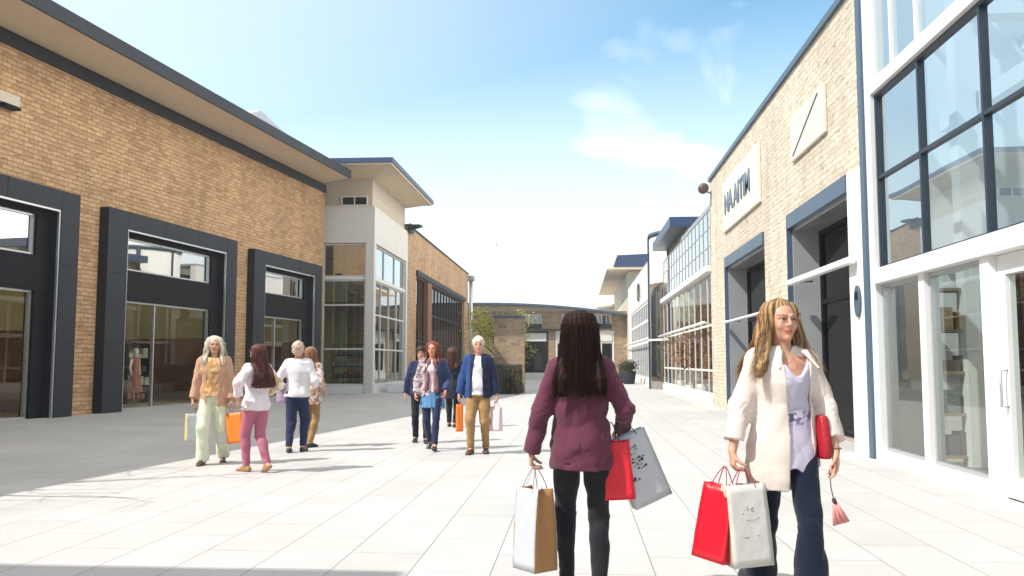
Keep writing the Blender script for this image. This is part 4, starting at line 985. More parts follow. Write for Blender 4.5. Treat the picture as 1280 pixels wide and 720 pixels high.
# ------------------------------------------------------------------ the long brick shop on the left
LA = R(82.85); LO = (-12.87, 22.76, 0)
LB = empty('shop_building', 'long tan brick shop on the left with a deep overhanging roof and charcoal window surrounds', 'shop building', LO, LA)
F = Fac(LB, 'x')
wins = [(-8.1, -1.15, 5.66), (0.0, 6.95, 5.58), (8.2, 14.2, 5.48)]
mb = MB(); wall_with_holes(mb, -34, 14.95, 0, 8.95, 0, .35, [(a, b, 0, t) for a, b, t in wins]); mb.box(14.60, 14.95, .35, 13, 0, 8.95); mb.box(-34, -33.65, .35, 13, 0, 8.95); mb.box(-34, 14.95, 13, 13.35, 0, 8.95); mb.build('wall', brick_l, LB)
for a, b, t in wins:
    g_ = .009; zc = [0, 1.9, 3.8, t]; uc = [a + .86 + (b - .67 - a - .86) * q / 3 for q in range(4)]
    s_ = F.part('window_surround', charcoal, [(a + .01, a + .85, -.262, .36, 0, t - .01), (b - .66, b - .01, -.262, .36, 0, t - .01), (a + .86, b - .67, -.262, .36, t - .49, t - .01)] + [(u0, u1, -.28, -.2625, z0 + g_, z1 - g_) for u0, u1 in ((a, a + .86 - .0), (b - .67, b)) for z0, z1 in zip(zc[:-1], zc[1:])] + [(u0 + g_, u1 - g_, -.28, -.2625, t - .5, t - g_) for u0, u1 in zip(uc[:-1], uc[1:])])
    i0, i1, it = a + .86, b - .67, t - .5
    F.part('trim', alu, [(i0 + .003, i0 + .05, -.26, -.20, 0, it - .003), (i1 - .05, i1 - .003, -.26, -.20, 0, it - .003), (i0 + .05, i1 - .05, -.26, -.20, it - .05, it - .003)], s_)
    F.part('spandrel_panel', black, [(i0 + .002, i1 - .002, .02, .30, 3.12, 3.98), (i1 - .46, i1 - .002, .022, .30, .0, 3.118), (i1 - .46, i1 - .002, .022, .30, 3.982, it - .002), (i0 + .002, i1 - .46, .022, .30, it - .16, it - .002)], s_)
    F.window(i0 + .004, i1 - .465, 3.985, it - .165, .10, w=.05, frame=alu, glass=glass_hi, name='clerestory_window')
    F.window(i0 + .004, i1 - .465, .0, 3.115, .10, us=((i0 + (i1 - i0) * .36),), w=.055, frame=alu, glass=glass_l, name='shop_window')
F.part('cornice_band', charcoal, [(-34, 14.97, -.07, -.003, 8.80, 9.14)])
m = MB(); m.prism([(-34.5, -1.60), (13.62, -1.60), (14.62, -.003), (14.90, .35), (-34.5, .35)], 9.145, 9.20); m.build('soffit', soffit, LB)
m = MB(); m.prism([(-34.55, -1.66), (13.68, -1.66), (14.70, -.05), (15.05, .42), (-34.55, .42)], 9.203, 9.40); m.build('roof', charcoal, LB); m = MB(); m.prism([(14.0, .43), (15.06, .43), (15.4, .9), (15.4, 13.6), (14.0, 13.6)], 9.203, 9.40); m.build('roof_edge', charcoal, LB); m = MB(); m.quad((-34, .42, 9.3), (13.99, .42, 9.3), (13.99, 13.4, 9.3), (-34, 13.4, 9.3)); m.build('added_rooflight', glass_mat('glass_added_rooflight', (.8, .8, .8), .8, base=.02), LB)  # glass roof opening is an addition, only to let daylight into the shop
added_lay, nt_, out_ = new_mat('added_laylight'); tl_ = nd(nt_, 'ShaderNodeBsdfTranslucent'); tl_.inputs[0].default_value = (.80, .74, .45, 1); df_ = nd(nt_, 'ShaderNodeBsdfDiffuse'); df_.inputs[0].default_value = (.5, .48, .3, 1); ms_ = nd(nt_, 'ShaderNodeMixShader'); ms_.inputs[0].default_value = .5; L(nt_, tl_.outputs[0], ms_.inputs[1]); L(nt_, df_.outputs[0], ms_.inputs[2]); L(nt_, ms_.outputs[0], out_.inputs[0])  # translucent ceiling material, added to spread daylight through the dark shop interior
m = MB(); m.prism([(-34.55, -1.72), (13.72, -1.72), (13.72, -1.662), (-34.55, -1.662)], 9.11, 9.46); m.build('fascia', charcoal, LB)
# shop floor inside
F.part('shop_floor', int_floor, [(-13.6, 14.55, .36, 12.9, .01, .05)]); F.part('shop_ceiling', added_lay, [(-13.6, 14.55, .36, 12.9, 5.75, 5.76)])
F.part('back_wall', int_warm, [(-13.6, 14.55, 5.0, 5.1, .05, 2.2)]); F.part('upper_back_wall', int_pale, [(-13.6, 14.55, 4.95, 5.1, 2.21, 5.74)])
[F.part('partition', int_brown, [q_]) for q_ in ((-.8, -.4, .4, 4.9, .05, 2.2), (3.9, 7.3, 3.2, 3.4, .05, 2.0), (7.35, 7.75, .4, 4.9, .05, 2.2), (13.9, 14.2, .4, 4.9, .05, 2.2))]; [F.part('partition_top', int_pale, [q_]) for q_ in ((-.8, -.4, .4, 4.9, 2.203, 5.7), (7.35, 7.75, .4, 4.9, 2.203, 5.7), (13.9, 14.2, .4, 4.9, 2.203, 5.7))]
t = empty('wall_lamp', 'small tan box lamp high on the brick shop wall at the far left', 'wall lamp', (LO[0] + math.cos(LA) * -3.7, LO[1] + math.sin(LA) * -3.7, 7.35), LA)
bx('housing', (-.40, .40, -.22, 0, 0, .26), tanw, t, .01); bx('base', (-.1, .42, -.24, 0, -.07, -.003), black, t, .008)
def LW(s, y, z=0): return (LO[0] + math.cos(LA) * s - math.sin(LA) * y, LO[1] + math.sin(LA) * s + math.cos(LA) * y, z)
ru = empty('rooftop_unit', 'pale grey louvred rooftop unit rising behind the long shop\'s eave', 'rooftop unit', LW(10.1, 1.2, 9.60), LA)
m = MB(); m.add([(0, 0, 0), (6.2, 0, 0), (6.2, 3, 0), (0, 3, 0), (0.15, 0, 1.5), (1.1, 0, 1.92), (6.2, 0, 1.1), (0.15, 3, 1.5), (1.1, 3, 1.92), (6.2, 3, 1.1)],
      [(0, 1, 6, 5, 4), (3, 7, 8, 9, 2), (0, 4, 7, 3), (4, 5, 8, 7), (5, 6, 9, 8), (1, 2, 9, 6), (0, 3, 2, 1)]); m.build('casing', plain('metal_pale', (.42, .46, .52), rough=.4, var=.12, scale=1), ru)
m = MB(); [m.box(.35, 5.9 - i * .05, -.03, -.003, .1 + i * .14, .17 + i * .14) for i in range(5)]; m.build('louvre', greym, ru)
k = 0
for s0, s1 in ((-6.9, -2.3), (1.2, 5.6), (9.3, 12.9)):
    who = ('nearest', 'middle', 'farthest')[k]
    clothes_rack('clothes rack behind the %s surround\'s glass in the long brick shop' % who, LW(s0 + .9, 1.5, .05), LA + .1, seed=k, group='clothes racks in the long shop')
    shelf_unit('display shelf deeper inside the %s shop window of the long shop' % who, LW(s0 + 1.2, 4.5, .05), LA, w=2.2, seed=k, group='shelves in the long shop')
    shelf_unit('black display shelf beside the glass of the %s window surround' % who, LW(s1 - .9, 2.0, .05), LA, w=1.3, h=1.9, seed=k + 9, mat=black, group='shelves in the long shop')
    mannequin('white mannequin standing inside the %s window of the long brick shop' % who, LW((s0 + s1) / 2, 1.1, .05), LA, tones[(k * 2) % 6], group='mannequins in the long shop')
    k += 1

# ------------------------------------------------------------------ corner tower and brick wing behind it
TB = empty('tower_building', 'white and tan corner tower with a flat flaring roof and green glass walls', 'tower building', (-8.9, 38.2, 0))
F = Fac(TB, 'x'); Fy = Fac(TB, 'y')
# x runs from -5.1 (hidden) to 0, y from 0 to 7.8
m = MB(); m.box(-5.1, 0, 0, 7.8, 6.66, 8.30); m.build('white_band', offw, TB)
F.part('corner_pillar', offw, [(-.38, -.003, .003, .40, 0, 6.655)]); F.part('corner_pillar', offw, [(-5.1, -4.8, .003, .40, 0, 6.655)])
F.part('far_pillar', offw, [(-.38, -.003, 7.4, 7.797, 0, 6.655)])
m = MB(); m.box(-4.95, -.15, .15, 7.65, 8.303, 9.55); m.build('attic_wall', tanw, TB)
F.window(-1.55, -.35, 8.34, 8.78, .07, w=.05, frame=offw, glass=glass_b, us=(-.95,), name='attic_window'); F.part('attic_ledge', offw, [(-4.9, -.1, -.06, .14, 8.305, 8.335)])
Fy.window(1.0, 3.2, 8.34, 8.78, -.24, w=.05, frame=offw, glass=glass_b, name='attic_window', us=(1.7, 2.4))
m = MB(); m.prism([(-6.5, -2.0), (1.15, -2.0), (1.25, 8.0), (-6.5, 8.0)], 9.72, 9.80); m.build('soffit', soffit, TB)
m = MB(); m.add([(-5.0, .1, 9.55), (-.1, .1, 9.55), (-.1, 7.7, 9.55), (-5, 7.7, 9.55), (-6.3, -1.8, 9.718), (1.0, -1.8, 9.718), (1.1, 7.8, 9.718), (-6.3, 7.8, 9.718)], [(0, 1, 5, 4), (1, 2, 6, 5), (2, 3, 7, 6), (3, 0, 4, 7), (0, 3, 2, 1), (4, 5, 6, 7)]); m.build('sloped_soffit', soffit, TB)
m = MB(); m.prism([(-6.6, -2.1), (1.22, -2.1), (1.32, 8.1), (-6.6, 8.1)], 9.803, 10.0); m.build('roof', bluem, TB)
F.window(-4.79, -.39, .35, 5.02, .12, us=(-2.3, -3.5), zs=(1.95, 3.9), w=.07, frame=offw, glass=glass_t); F.window(-4.79, -.39, 5.14, 6.64, .12, us=(-2.3, -3.5), w=.07, frame=offw, glass=glass_hi, name='clerestory_window')
F.part('rail', white, [(-4.79, -.39, .05, .25, 5.025, 5.135)]); F.part('base_rail', white, [(-4.79, -.39, .05, .25, 0, .345)])
Fy.window(.41, 7.39, .35, 5.02, -.22, us=(2.0, 3.8, 5.6), zs=(1.95, 3.5), w=.07, frame=offw, glass=glass_t); Fy.window(.41, 7.39, 5.14, 6.64, -.22, w=.07, frame=offw, glass=glass_sky, us=(2.6, 5), name='clerestory_window')
Fy.part('rail', white, [(.41, 7.39, -.25, -.05, 5.025, 5.135)]); Fy.part('base_rail', white, [(.41, 7.39, -.25, -.05, 0, .345)])
F.part('inner_floor', int_floor, [(-5, -.42, .42, 7.38, .02, .06)]); F.part('inner_wall', int_pale, [(-5.09, -4.98, .42, 7.38, .07, 6.6), (-4.97, -2.6, 5.2, 5.3, .07, 6.6)]); F.part('mezzanine', int_brown, [(-4.97, -1.0, 1.6, 7.3, 3.9, 4.15)])
shelf_unit('display shelf inside the corner tower\'s glass front', (-10.3, 39.6, .07), 0, w=1.6, seed=31, mat=black); clothes_rack('clothes rack inside the corner tower near its side glass', (-9.9, 42.6, .07), R(80), seed=33)
# planter box and kerb at its foot
pl = empty('planter', 'low white planter along the corner tower\'s side glass', 'planter', (-8.1, 42.2, 0)); m = MB(); m.box(-.45, .45, -2.6, 2.6, 0, .42); m.build('trough', white, pl, bevel=.02); 
WB = empty('wing_building', 'flat roofed ochre brick wing with tall dark shop windows behind the corner tower', 'shop building', (-8.9, 46.02, 0))
Fy = Fac(WB, 'y'); m = MB(); wall_with_holes(m, 0, 26.1, 0, 8.62, -.4, 0, [(2.5, 23.8, .3, 6.2)], axis='y'); m.box(-9, -.4, 25.7, 26.1, 0, 8.62); m.box(-9, -.4, 0, .3, 0, 8.62); m.build('wall', brick_w, WB)
Fy.part('coping', charcoal, [(-.05, 26.2, -.5, .06, 8.623, 8.72)]); m = MB(); m.box(-9, -.5, 0, 26, 8.3, 8.5); m.build('roof', greym, WB)
Fy.part('lintel', charcoal, [(2.4, 23.9, -.2, .12, 6.203, 6.5)])
Fy.window(2.52, 6.2, .32, 6.19, -.3, us=(4.3,), zs=(2.6,), w=.09, frame=charcoal, glass=glass_t); Fy.part('jamb_panel', int_brown, [(6.21, 7.6, -.28, .05, .32, 6.19)])
Fy.window(7.62, 23.78, .32, 6.19, -.3, us=[7.62 + 1.35 * i for i in range(1, 12)], zs=(2.5, 4.3), w=.10, frame=charcoal, glass=glass_b)
Fy.part('inner_floor', int_floor, [(.4, 25.6, -8.9, -.42, .02, .06)]); Fy.part('inner_wall', int_pale, [(.4, 25.6, -5, -4.8, .07, 8.2)])
dp = empty('drainpipe', 'grey drainpipe with hopper at the far end of the ochre brick wing', 'drainpipe', (-8.7, 72.5, 0)); m = MB(); m.tube([(0, 0, 0), (0, 0, 8.1)], .16, 10); m.build('pipe', alu, dp); m = MB(); m.box(-.3, .3, -.3, .3, 8.1, 8.55); m.build('hopper', greym, dp, bevel=.03)
br = empty('roof_bracket', 'dark bracket at the roof corner between the corner tower and the brick wing', 'bracket', (-8.75, 46.3, 8.35)); m = MB(); m.add([(0, -.5, .0), (0, .5, .25), (.5, .5, .3), (.5, -.5, .1), (0, -.5, .32), (0, .5, .4), (.5, .5, .4), (.5, -.5, .32)], [(0, 3, 2, 1), (4, 5, 6, 7), (0, 1, 5, 4), (1, 2, 6, 5), (2, 3, 7, 6), (3, 0, 4, 7)]); m.build('arm', charcoal, br); m = MB(); m.box(-.02, .0, -.6, .6, -.1, .4); m.build('plate', charcoal, br)

# ------------------------------------------------------------------ building closing the street
BB = empty('pavilion_building', 'low buff brick building with a thin curved dark roof closing the street', 'shop building', (0, 75, 0))
F = Fac(BB, 'x'); m = MB()
wall_with_holes(m, -11, 9, 0, 5.7, 0, .4, [(-4.65, -2.35, .5, 4.02), (-1.75, .3, .5, 4.02), (1.0, 3.2, .5, 4.02), (-4.45, -2.9, 4.4, 5.45), (-1.2, .4, 4.4, 5.45), (1.4, 3.0, 4.4, 5.45)]); m.box(-11, -10.6, .4, 9, 0, 5.7); m.box(8.6, 9, .4, 9, 0, 5.7); m.build('wall', brick_b, BB)
m = MB(); xs = np.linspace(-11.5, 9.5, 15)
def rz_(x): return 6.42 - .0065 * (x + 8) ** 2
vs = []
for x in xs: vs += [(x, -.9, rz_(x) - .16), (x, -.9, rz_(x)), (x, 9.5, rz_(x)), (x, 9.5, rz_(x) - .16)]
m.add(vs, [(i * 4 + j, i * 4 + (j + 1) % 4, i * 4 + 4 + (j + 1) % 4, i * 4 + 4 + j) for i in range(14) for j in range(4)] + [(0, 1, 2, 3), (59, 58, 57, 56)]); m.build('roof', slate, BB)
m = MB(); vs = []
for x in xs: vs += [(x, .05, 5.703), (x, .05, rz_(x) - .165), (x, .35, rz_(x) - .165), (x, .35, 5.703)]
m.add(vs, [(i * 4 + j, i * 4 + (j + 1) % 4, i * 4 + 4 + (j + 1) % 4, i * 4 + 4 + j) for i in range(14) for j in range(4)]); m.build('roof_band', tanw, BB)
for u0, u1 in ((-4.65, -2.35), (-1.75, .3), (1.0, 3.2)):
    w_ = F.window(u0 + .003, u1 - .003, .503, 4.017, .02, zs=(3.05,), us=((u0 + u1) / 2,) if u0 > -2 else (), w=.16, frame=black if u0 < -2 else offw, glass=glass_b)
    F.part('awning_panel', offw, [(u0 + .17, u1 - .17, -.03, .07, 3.15, 3.85)], w_); F.part('sill', offw, [(u0 - .1, u1 + .1, -.12, .0 - .003, .0, .48)], w_)
for u0, u1 in ((-4.45, -2.9), (-1.2, .4), (1.4, 3.0)):
    w_ = F.window(u0 + .003, u1 - .003, 4.403, 5.447, .05, us=[u0 + (u1 - u0) * i / 4 for i in (1, 2, 3)], w=.08, frame=offw, glass=glass_t, name='upper_window'); F.part('balcony_rail', charcoal, [(u0, u1, -.06, -.003, 4.2, 4.62)], w_)
F.part('canopy', charcoal, [(-4.9, .5, -.35, -.003, 4.06, 4.16)]); F.part('inner_wall', int_brown, [(-10.5, 8.5, 3, 3.1, 0, 5.6)]); F.part('inner_floor', int_floor, [(-10.5, 8.5, .42, 2.9, .3, .45)]); 
m = MB(); m.prism([(-2.1, 30), (-2.1, 30.001), (-2.1, 30.002)], 0, 0) if False else None

# ------------------------------------------------------------------ right side: cream brick shop
RB = empty('cream_brick_building', 'sunlit cream brick shop on the right with two deep dark entrances and a lettered sign', 'shop building', (4.3, 0, 0))
Fy = Fac(RB, 'y'); m = MB()
wall_with_holes(m, 14.05, 28.2, 0, 7.12, 0, .4, [(14.05, 18.0, 0, 4.32), (20.3, 25.5, 0, 4.34)], axis='y'); wall_with_holes(m, 13.12, 14.05, 4.32, 7.12, 0, .4, [], axis='y'); m.box(.4, 10, 27.8, 28.2, 0, 7.12); m.build('wall', brick_r, RB)
Fy.part('white_pier', white, [(13.12, 14.06, -.03, .55, 0, 4.317)], bevel=.01)
Fy.part('coping', slate, [(13.1, 28.25, -.06, .5, 7.123, 7.24)]); m = MB(); m.box(.5, 10, 13.12, 27.8, 6.8, 6.95); m.build('roof', greym, RB)
for (a, b, zt) in ((14.063, 17.997, 4.317), (20.303, 25.497, 4.337)):
    e_ = Fy.part('entrance_lintel', slate, [(a, b, -.05, .45, zt - .28, zt), (b - .05, b, -.05, .05, 0, zt - .283)])
    Fy.part('reveal', greym, [(b - .12, b - .003, .055, .70, 0, zt - .3)], e_)
    Fy.part('reveal', greym, [(a + .003, a + .12, .055, .70, 0, zt - .3)], e_)
    Fy.part('reveal_ceiling', offw, [(a, b, .455, 1.7, zt - .28, zt - .2)], e_)
    sl = MB(); [sl.box(.06 + .07 * i, .09 + .07 * i, a + .13, b - .13, zt - .34, zt - .283) for i in range(9)]; sl.build('ceiling_slats', alu, e_)
    Fy.window(a + .123, b - .123, .0, zt - .35, .56, us=(a + (b - a) * .5,), zs=(2.55,), w=.08, frame=black, glass=glass_b, name='entrance_glazing')
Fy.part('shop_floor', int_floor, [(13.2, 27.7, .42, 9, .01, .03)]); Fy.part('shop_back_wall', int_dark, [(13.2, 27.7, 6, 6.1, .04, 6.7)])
# canopies: slim white bars across the entrances
for (a, b, z, lab) in ((13.62, 17.6, 2.86, 'slim white canopy bar across the nearer dark entrance'), (19.9, 25.3, 2.45, 'thin white canopy bar across the farther dark entrance')):
    c_ = empty('entrance_canopy', lab, 'canopy', (4.22, (a + b) / 2, z)); hl = (b - a) / 2
    m = MB(); m.box(-.10, .02, -hl, hl, 0, .10 if z > 2.6 else .05); m.build('bar', white, c_, bevel=.012); m = MB(); [MB().tube([(-.08, s_ * hl * .86, .06), (.35, s_ * hl * .86, .06)], .02, 8).build('bracket', alu, c_) for s_ in (-1, 1)]
pq = empty('door_plaque', 'dark oval intercom plaque on the white pier beside the nearer entrance', 'plaque', (4.262, 13.62, 2.28)); m = MB(); pts = [(.13 * math.cos(t) * (1 if abs(math.cos(t)) < .9 else 1), .24 * math.sin(t)) for t in np.linspace(0, 2 * PI, 20, endpoint=False)]
m.add([(-.03, x, z) for x, z in pts] + [(0, x, z) for x, z in pts], [tuple(range(20)), tuple(range(39, 19, -1))] + [(i, i + 20, (i + 1) % 20 + 20, (i + 1) % 20) for i in range(20)]); m.build('plate', slate, pq); m = MB(); m.box(-.04, -.031, -.05, .05, .02, .14); m.build('screen', black, pq)
def text_obj(txt, size, depth, name, mat, parent, loc, rot, sx=1.0):
    cu = bpy.data.curves.new('t', 'FONT'); cu.body = txt; cu.size = size; cu.extrude = depth; cu.offset = .012; cu.align_x = 'CENTER'; cu.align_y = 'CENTER'
    to = bpy.data.objects.new('t', cu); COL.objects.link(to); dg = bpy.context.evaluated_depsgraph_get(); me = bpy.data.meshes.new_from_object(to.evaluated_get(dg)); bpy.data.objects.remove(to)
    me.materials.clear(); me.materials.append(mat); me.name = name
    o = bpy.data.objects.new(name, me); COL.objects.link(o); o.parent = parent; o.location = loc; o.rotation_euler = rot; o.scale = (sx, 1, 1); return o
sg = empty('shop_sign', 'large pale sign board with dark lettering above the farther entrance', 'sign', (4.3, 22.95, 5.06)); m = MB(); m.box(-.07, -.003, -2.5, 2.5, 0, 1.42); m.build('board', plain('sign_board', (.72, .66, .56), rough=.7, var=.04), sg, bevel=.01)
text_obj('NA.AITIM', .78, .012, 'lettering', plain('letters', (.12, .16, .22), rough=.4), sg, (-.086, 0.25, .70), (R(90), 0, R(-90)), 1.12)
sg = empty('wall_plaque', 'pale square board with a single dark slash on the cream brick wall', 'sign', (4.3, 16.25, 5.28)); m = MB(); m.box(-.06, -.003, -1.18, 1.18, 0, .86); m.build('board', plain('sign_board_pale', (.68, .62, .53), rough=.7, var=.04), sg, bevel=.01)
m = MB(); m.add([(-.067, 1.02, .10), (-.067, .97, .07), (-.067, -.85, .76), (-.067, -.82, .80)], [(0, 1, 2, 3)]); m.build('slash', ink, sg)
fl = empty('floodlight', 'round dark floodlight on a bracket at the cream shop\'s far roof corner', 'floodlight', (4.15, 27.9, 6.75)); m = MB(); m.tube([(.25, 0, -.1), (0, 0, 0), (-.05, 0, .12)], .03, 8); m.build('bracket', greym, fl); m = MB(); m.tube([(-.1, -.16, .1), (-.1, -.12, .1), (-.1, .1, .1), (-.1, .16, .1)], [.09, .16, .16, .08], 16); m.build('head', plain('lamp_brown', (.10, .06, .05), rough=.5), fl)

# ------------------------------------------------------------------ glass hall at the right edge
GB = empty('glass_hall', 'tall blue glazed entrance hall with white framing at the right edge of the picture', 'glass building', (4.3, 0, 0)); Fy = Fac(GB, 'y')
Y0, Y1 = -6.0, 13.05; mull = [11.13, 9.42, 7.7, 6.0, 4.3, 2.6, .9, -.8, -2.5, -4.2]
Fy.part('corner_post', slate, [(12.93, 13.10, -.12, .10, 0, 9.0)]); Fy.part('corner_frame', white, [(12.70, 12.925, -.08, .12, 0, 9.0)])
Fy.part('door_beam', white, [(Y0, 12.695, -.14, .16, 2.45, 2.66)], bevel=.01); Fy.part('upper_beam', white, [(Y0, 12.695, -.08, .14, 5.18, 5.36)], bevel=.01)
Fy.window(Y0, 12.693, 2.664, 5.177, -.02, us=mull, zs=(3.97,), w=.045, frame=mull_m, glass=glass_sky, name='curtain_wall'); Fy.window(Y0, 12.693, 5.364, 8.9, -.02, us=[12.0 - .0] + mull, zs=(7.2,), w=.055, frame=white, glass=glass_sky, name='curtain_wall')
for bx_ in [(u - .09, u + .09, -.06, .12, 0, 2.447) for u in mull[:1]] + [(9.30, 9.50, -.08, .14, 0, 2.447)] + [(u - .06, u + .06, -.06, .12, 0, 2.447) for u in mull[3:]]: Fy.part('post', white, [bx_])
Fy.part('base_rail', white, [(9.503, 12.697, -.05, .12, 0, .14)])
for a, b in ((11.223, 12.697), (9.503, 11.037)): Fy.window(a, b, .143, 2.444, .0, w=.045, frame=alu, glass=glass_d, name='shop_window')
d_ = Fy.window(7.66, 9.297, .02, 2.444, .0, w=.16, wz=.20, frame=white, glass=glass_d, name='door'); m = MB(); m.tube([(.0, 9.17, .92), (-.07, 9.17, .92), (-.07, 9.17, 1.28), (.0, 9.17, 1.28)], .014, 8); m.build('handle', alu, d_)
m = MB(); m.box(-.05, .0 - .003, 9.05, 9.10, .7, .75); 
Fy.window(6.0, 7.655, .02, 2.444, .0, w=.16, wz=.20, frame=white, glass=glass_d, name='door'); Fy.window(-5.9, 5.9, .143, 2.444, .0, us=mull[4:], w=.05, frame=alu, glass=glass_d, name='shop_window')
Fy.part('hall_floor', int_floor, [(Y0, 13.05, .17, 9, .006, .02)]); Fy.part('side_wall', white, [(13.06, 13.115, .15, 9, 0, 8.9)]); Fy.part('back_wall', plain('interior_taupe', (.48, .42, .34), rough=.8, var=.2, scale=.8), [(Y0, 13.0, 7.5, 7.6, .03, 2.7)]); Fy.part('upper_back_wall', plain('interior_sky', (.70, .75, .80), rough=.8), [(Y0, 13.0, 7.5, 7.6, 2.75, 8.9)])
Fy.part('brick_core', brick_red, [(12.0, 12.2, 1.55, 5.5, .03, 2.7)]); Fy.part('mezzanine_edge', offw, [(Y0, 13.0, 2.6, 7.4, 2.72, 3.0)])
Fy.part('column', white, [(11.7, 11.95, .7, .95, .03, 8.8)])
rb = MB(); [rb.box(.18, 7.4, -5.5 + 1.5 * i, -5.2 + 1.5 * i, 8.2, 8.6) for i in range(12)]; rb.build('roof_beam', white, GB); Fy.part('roof_edge', white, [(Y0, 13.1, -.15, .3, 8.92, 9.2)]); rb = MB(); [rb.box(.5, 7.0, 5.1 + 1.9 * i, 5.4 + 1.9 * i, 5.6, 5.85) for i in range(4)]; rb.build('tie_beam', white, GB)
for bx_ in ((Y0, 13.0, 1.0, 1.22, 4.70, 4.92), (Y0, 13.0, 2.2, 2.42, 5.9, 6.12), (Y0, 13.0, 1.0, 1.22, 6.9, 7.1)): Fy.part('long_beam', white, [bx_])
m = MB(); m.quad((0.3, Y0, 8.95), (8, Y0, 8.95), (8, 13.1, 8.95), (.3, 13.1, 8.95)); m.build('roof_glazing', glass_mat('glass_roof', (.75, .85, .95), .8, base=.05), GB)
shelf_unit('wicker display tower just inside the glass hall\'s second ground floor pane', (5.15, 12.0, .03), R(0), w=.95, h=2.3, seed=71, mat=plain('wicker', (.26, .20, .14), rough=.8, var=.3, scale=30))
clothes_rack('clothes rack far inside the glass hall', (8.2, 11.6, .03), R(20), seed=73)

# ------------------------------------------------------------------ lattice fronted arcade, curved tower and the buildings beyond
AB = empty('arcade_building', 'glazed arcade with a dense lattice of thin white bars beyond the cream brick shop', 'glass building', (4.3, 28.25, 0)); Fy = Fac(AB, 'y')
Fy.part('back_wall', int_brown, [(.0, 15.5, 1.5, 1.6, 0, 6.2)]); Fy.part('floor', int_floor, [(0, 15.5, .2, 3.0, .01, .03)])
Fy.window(.02, 15.5, .32, 4.25, .0, us=[1.0 + 1.6 * i for i in range(9)], zs=(1.1, 2.55), w=.07, d=.05, frame=offw, glass=glass_arc, name='lattice_window'); Fy.window(.02, 15.5, 4.45, 6.3, .0, us=[.7 + 1.0 * i for i in range(15)], zs=(5.1, 5.7), w=.04, d=.04, frame=greym, glass=glass_t, name='lattice_window')
Fy.part('ledge', white, [(0, 15.5, -.15, .1, 4.253, 4.447)]); Fy.part('base_rail', white, [(0, 15.5, -.08, .1, 0, .317)]); m = MB(); m.tube([(-.25, 0, 2.62), (-.25, 15.5, 2.62)], .05, 8); [m.tube([(-.25, y, 2.62), (.0, y, 2.62)], .03, 6) for y in (.5, 4, 8, 12, 15)]; m.build('rail', white, AB)
Fy.part('upper_wall', tanw, [(8.0, 15.5, .3, 8, 6.303, 6.9)]); m = MB(); m.box(-.45, 9, 7.8, 16, 6.903, 7.3); m.build('roof', bluem, AB); m = MB(); m.box(0, 9, 0, 7.79, 6.303, 6.42); m.build('low_roof', greym, AB)
for i, (y, hh) in enumerate(((1.6, 1.9), (4.6, 2.4), (7.4, 2.0), (10.6, 2.3), (13.6, 1.8))):
    shelf_unit('display shelf behind the arcade lattice, %s from the cream shop' % ('first', 'second', 'third', 'fourth', 'last')[i], (4.95 + .2 * (i % 2), 28.25 + y, .03), R(90), w=2.2, h=hh, seed=80 + i, group='shelves behind the arcade lattice')
CT = empty('curved_tower', 'rounded white stair tower rising between the arcade and the white wall', 'tower building', (6.15, 46.2, 0)); m = MB(); n = 40; rr = 2.3
m.tube([(0, 0, 0), (0, 0, 7.85)], rr, n); m.build('drum', offw, CT); m = MB(); m.tube([(0, 0, 7.853), (0, 0, 8.03)], rr + .08, n); m.build('cap', slate, CT)
def arcwin(a0, a1, z0, z1, nm, mt, r, par, nseg=8):
    m = MB()
    for i in range(nseg):
        t0, t1 = R(a0 + (a1 - a0) * i / nseg), R(a0 + (a1 - a0) * (i + 1) / nseg); m.quad((r * math.cos(t0), r * math.sin(t0), z0), (r * math.cos(t1), r * math.sin(t1), z0), (r * math.cos(t1), r * math.sin(t1), z1), (r * math.cos(t0), r * math.sin(t0), z1))
    o = m.build(nm, mt, par); md = o.modifiers.new('t', 'SOLIDIFY'); md.thickness = .04; return o
arcwin(188, 225, .4, 5.4, 'stair_window', glass_hi, rr + .03, CT); arcwin(184, 235, 2.45, 2.55, 'band', white, rr + .10, CT); arcwin(179, 183, 0, 7.84, 'rib', bluem, rr + .06, CT); arcwin(228, 234, 0, 7.84, 'rib', slate, rr + .06, CT)
WW = empty('white_wall_building', 'white rendered building with a small dark emblem above a dark gridded window', 'shop building', (4.3, 48.9, 0)); Fy = Fac(WW, 'y'); m = MB()
wall_with_holes(m, 0, 24, 0, 7.3, 0, .4, [(2.5, 21, .3, 5.1)], axis='y'); m.box(.4, 9, 23.6, 24, 0, 7.3); m.build('wall', offw, WW); Fy.window(2.503, 20.997, .303, 5.097, .05, us=[2.5 + 1.5 * i for i in range(1, 12)], zs=(2.6, 3.9), w=.16, frame=white, glass=glass_b); Fy.part('inner_wall', int_dark, [(0, 24, 2.5, 2.6, 0, 7)])
m = MB(); m.tube([(-.3, 0, 2.7), (-.3, 24, 2.7)], .06, 6); [m.tube([(-.3, y, 2.7), (.0, y, 2.7)], .04, 6) for y in (1, 8, 16, 23)]; m.build('rail', white, WW); m = MB(); m.box(0, 9, 0, 24, 7.303, 7.42); m.build('roof', greym, WW)
em = empty('wall_emblem', 'dark round monogram emblem high on the white rendered wall', 'sign', (4.24, 60.0, 6.1)); m = MB()
for i in range(20):
    if i in (4, 5, 14): continue
    t0, t1 = 2 * PI * i / 20, 2 * PI * (i + 1) / 20; m.add([(0, 1.5 * math.cos(t) , r_ * math.sin(t)) if False else (0, r_ * 1.7 * math.cos(t), r_ * math.sin(t)) for t, r_ in ((t0, .62), (t1, .62), (t1, .5), (t0, .5))], [(0, 1, 2, 3)])
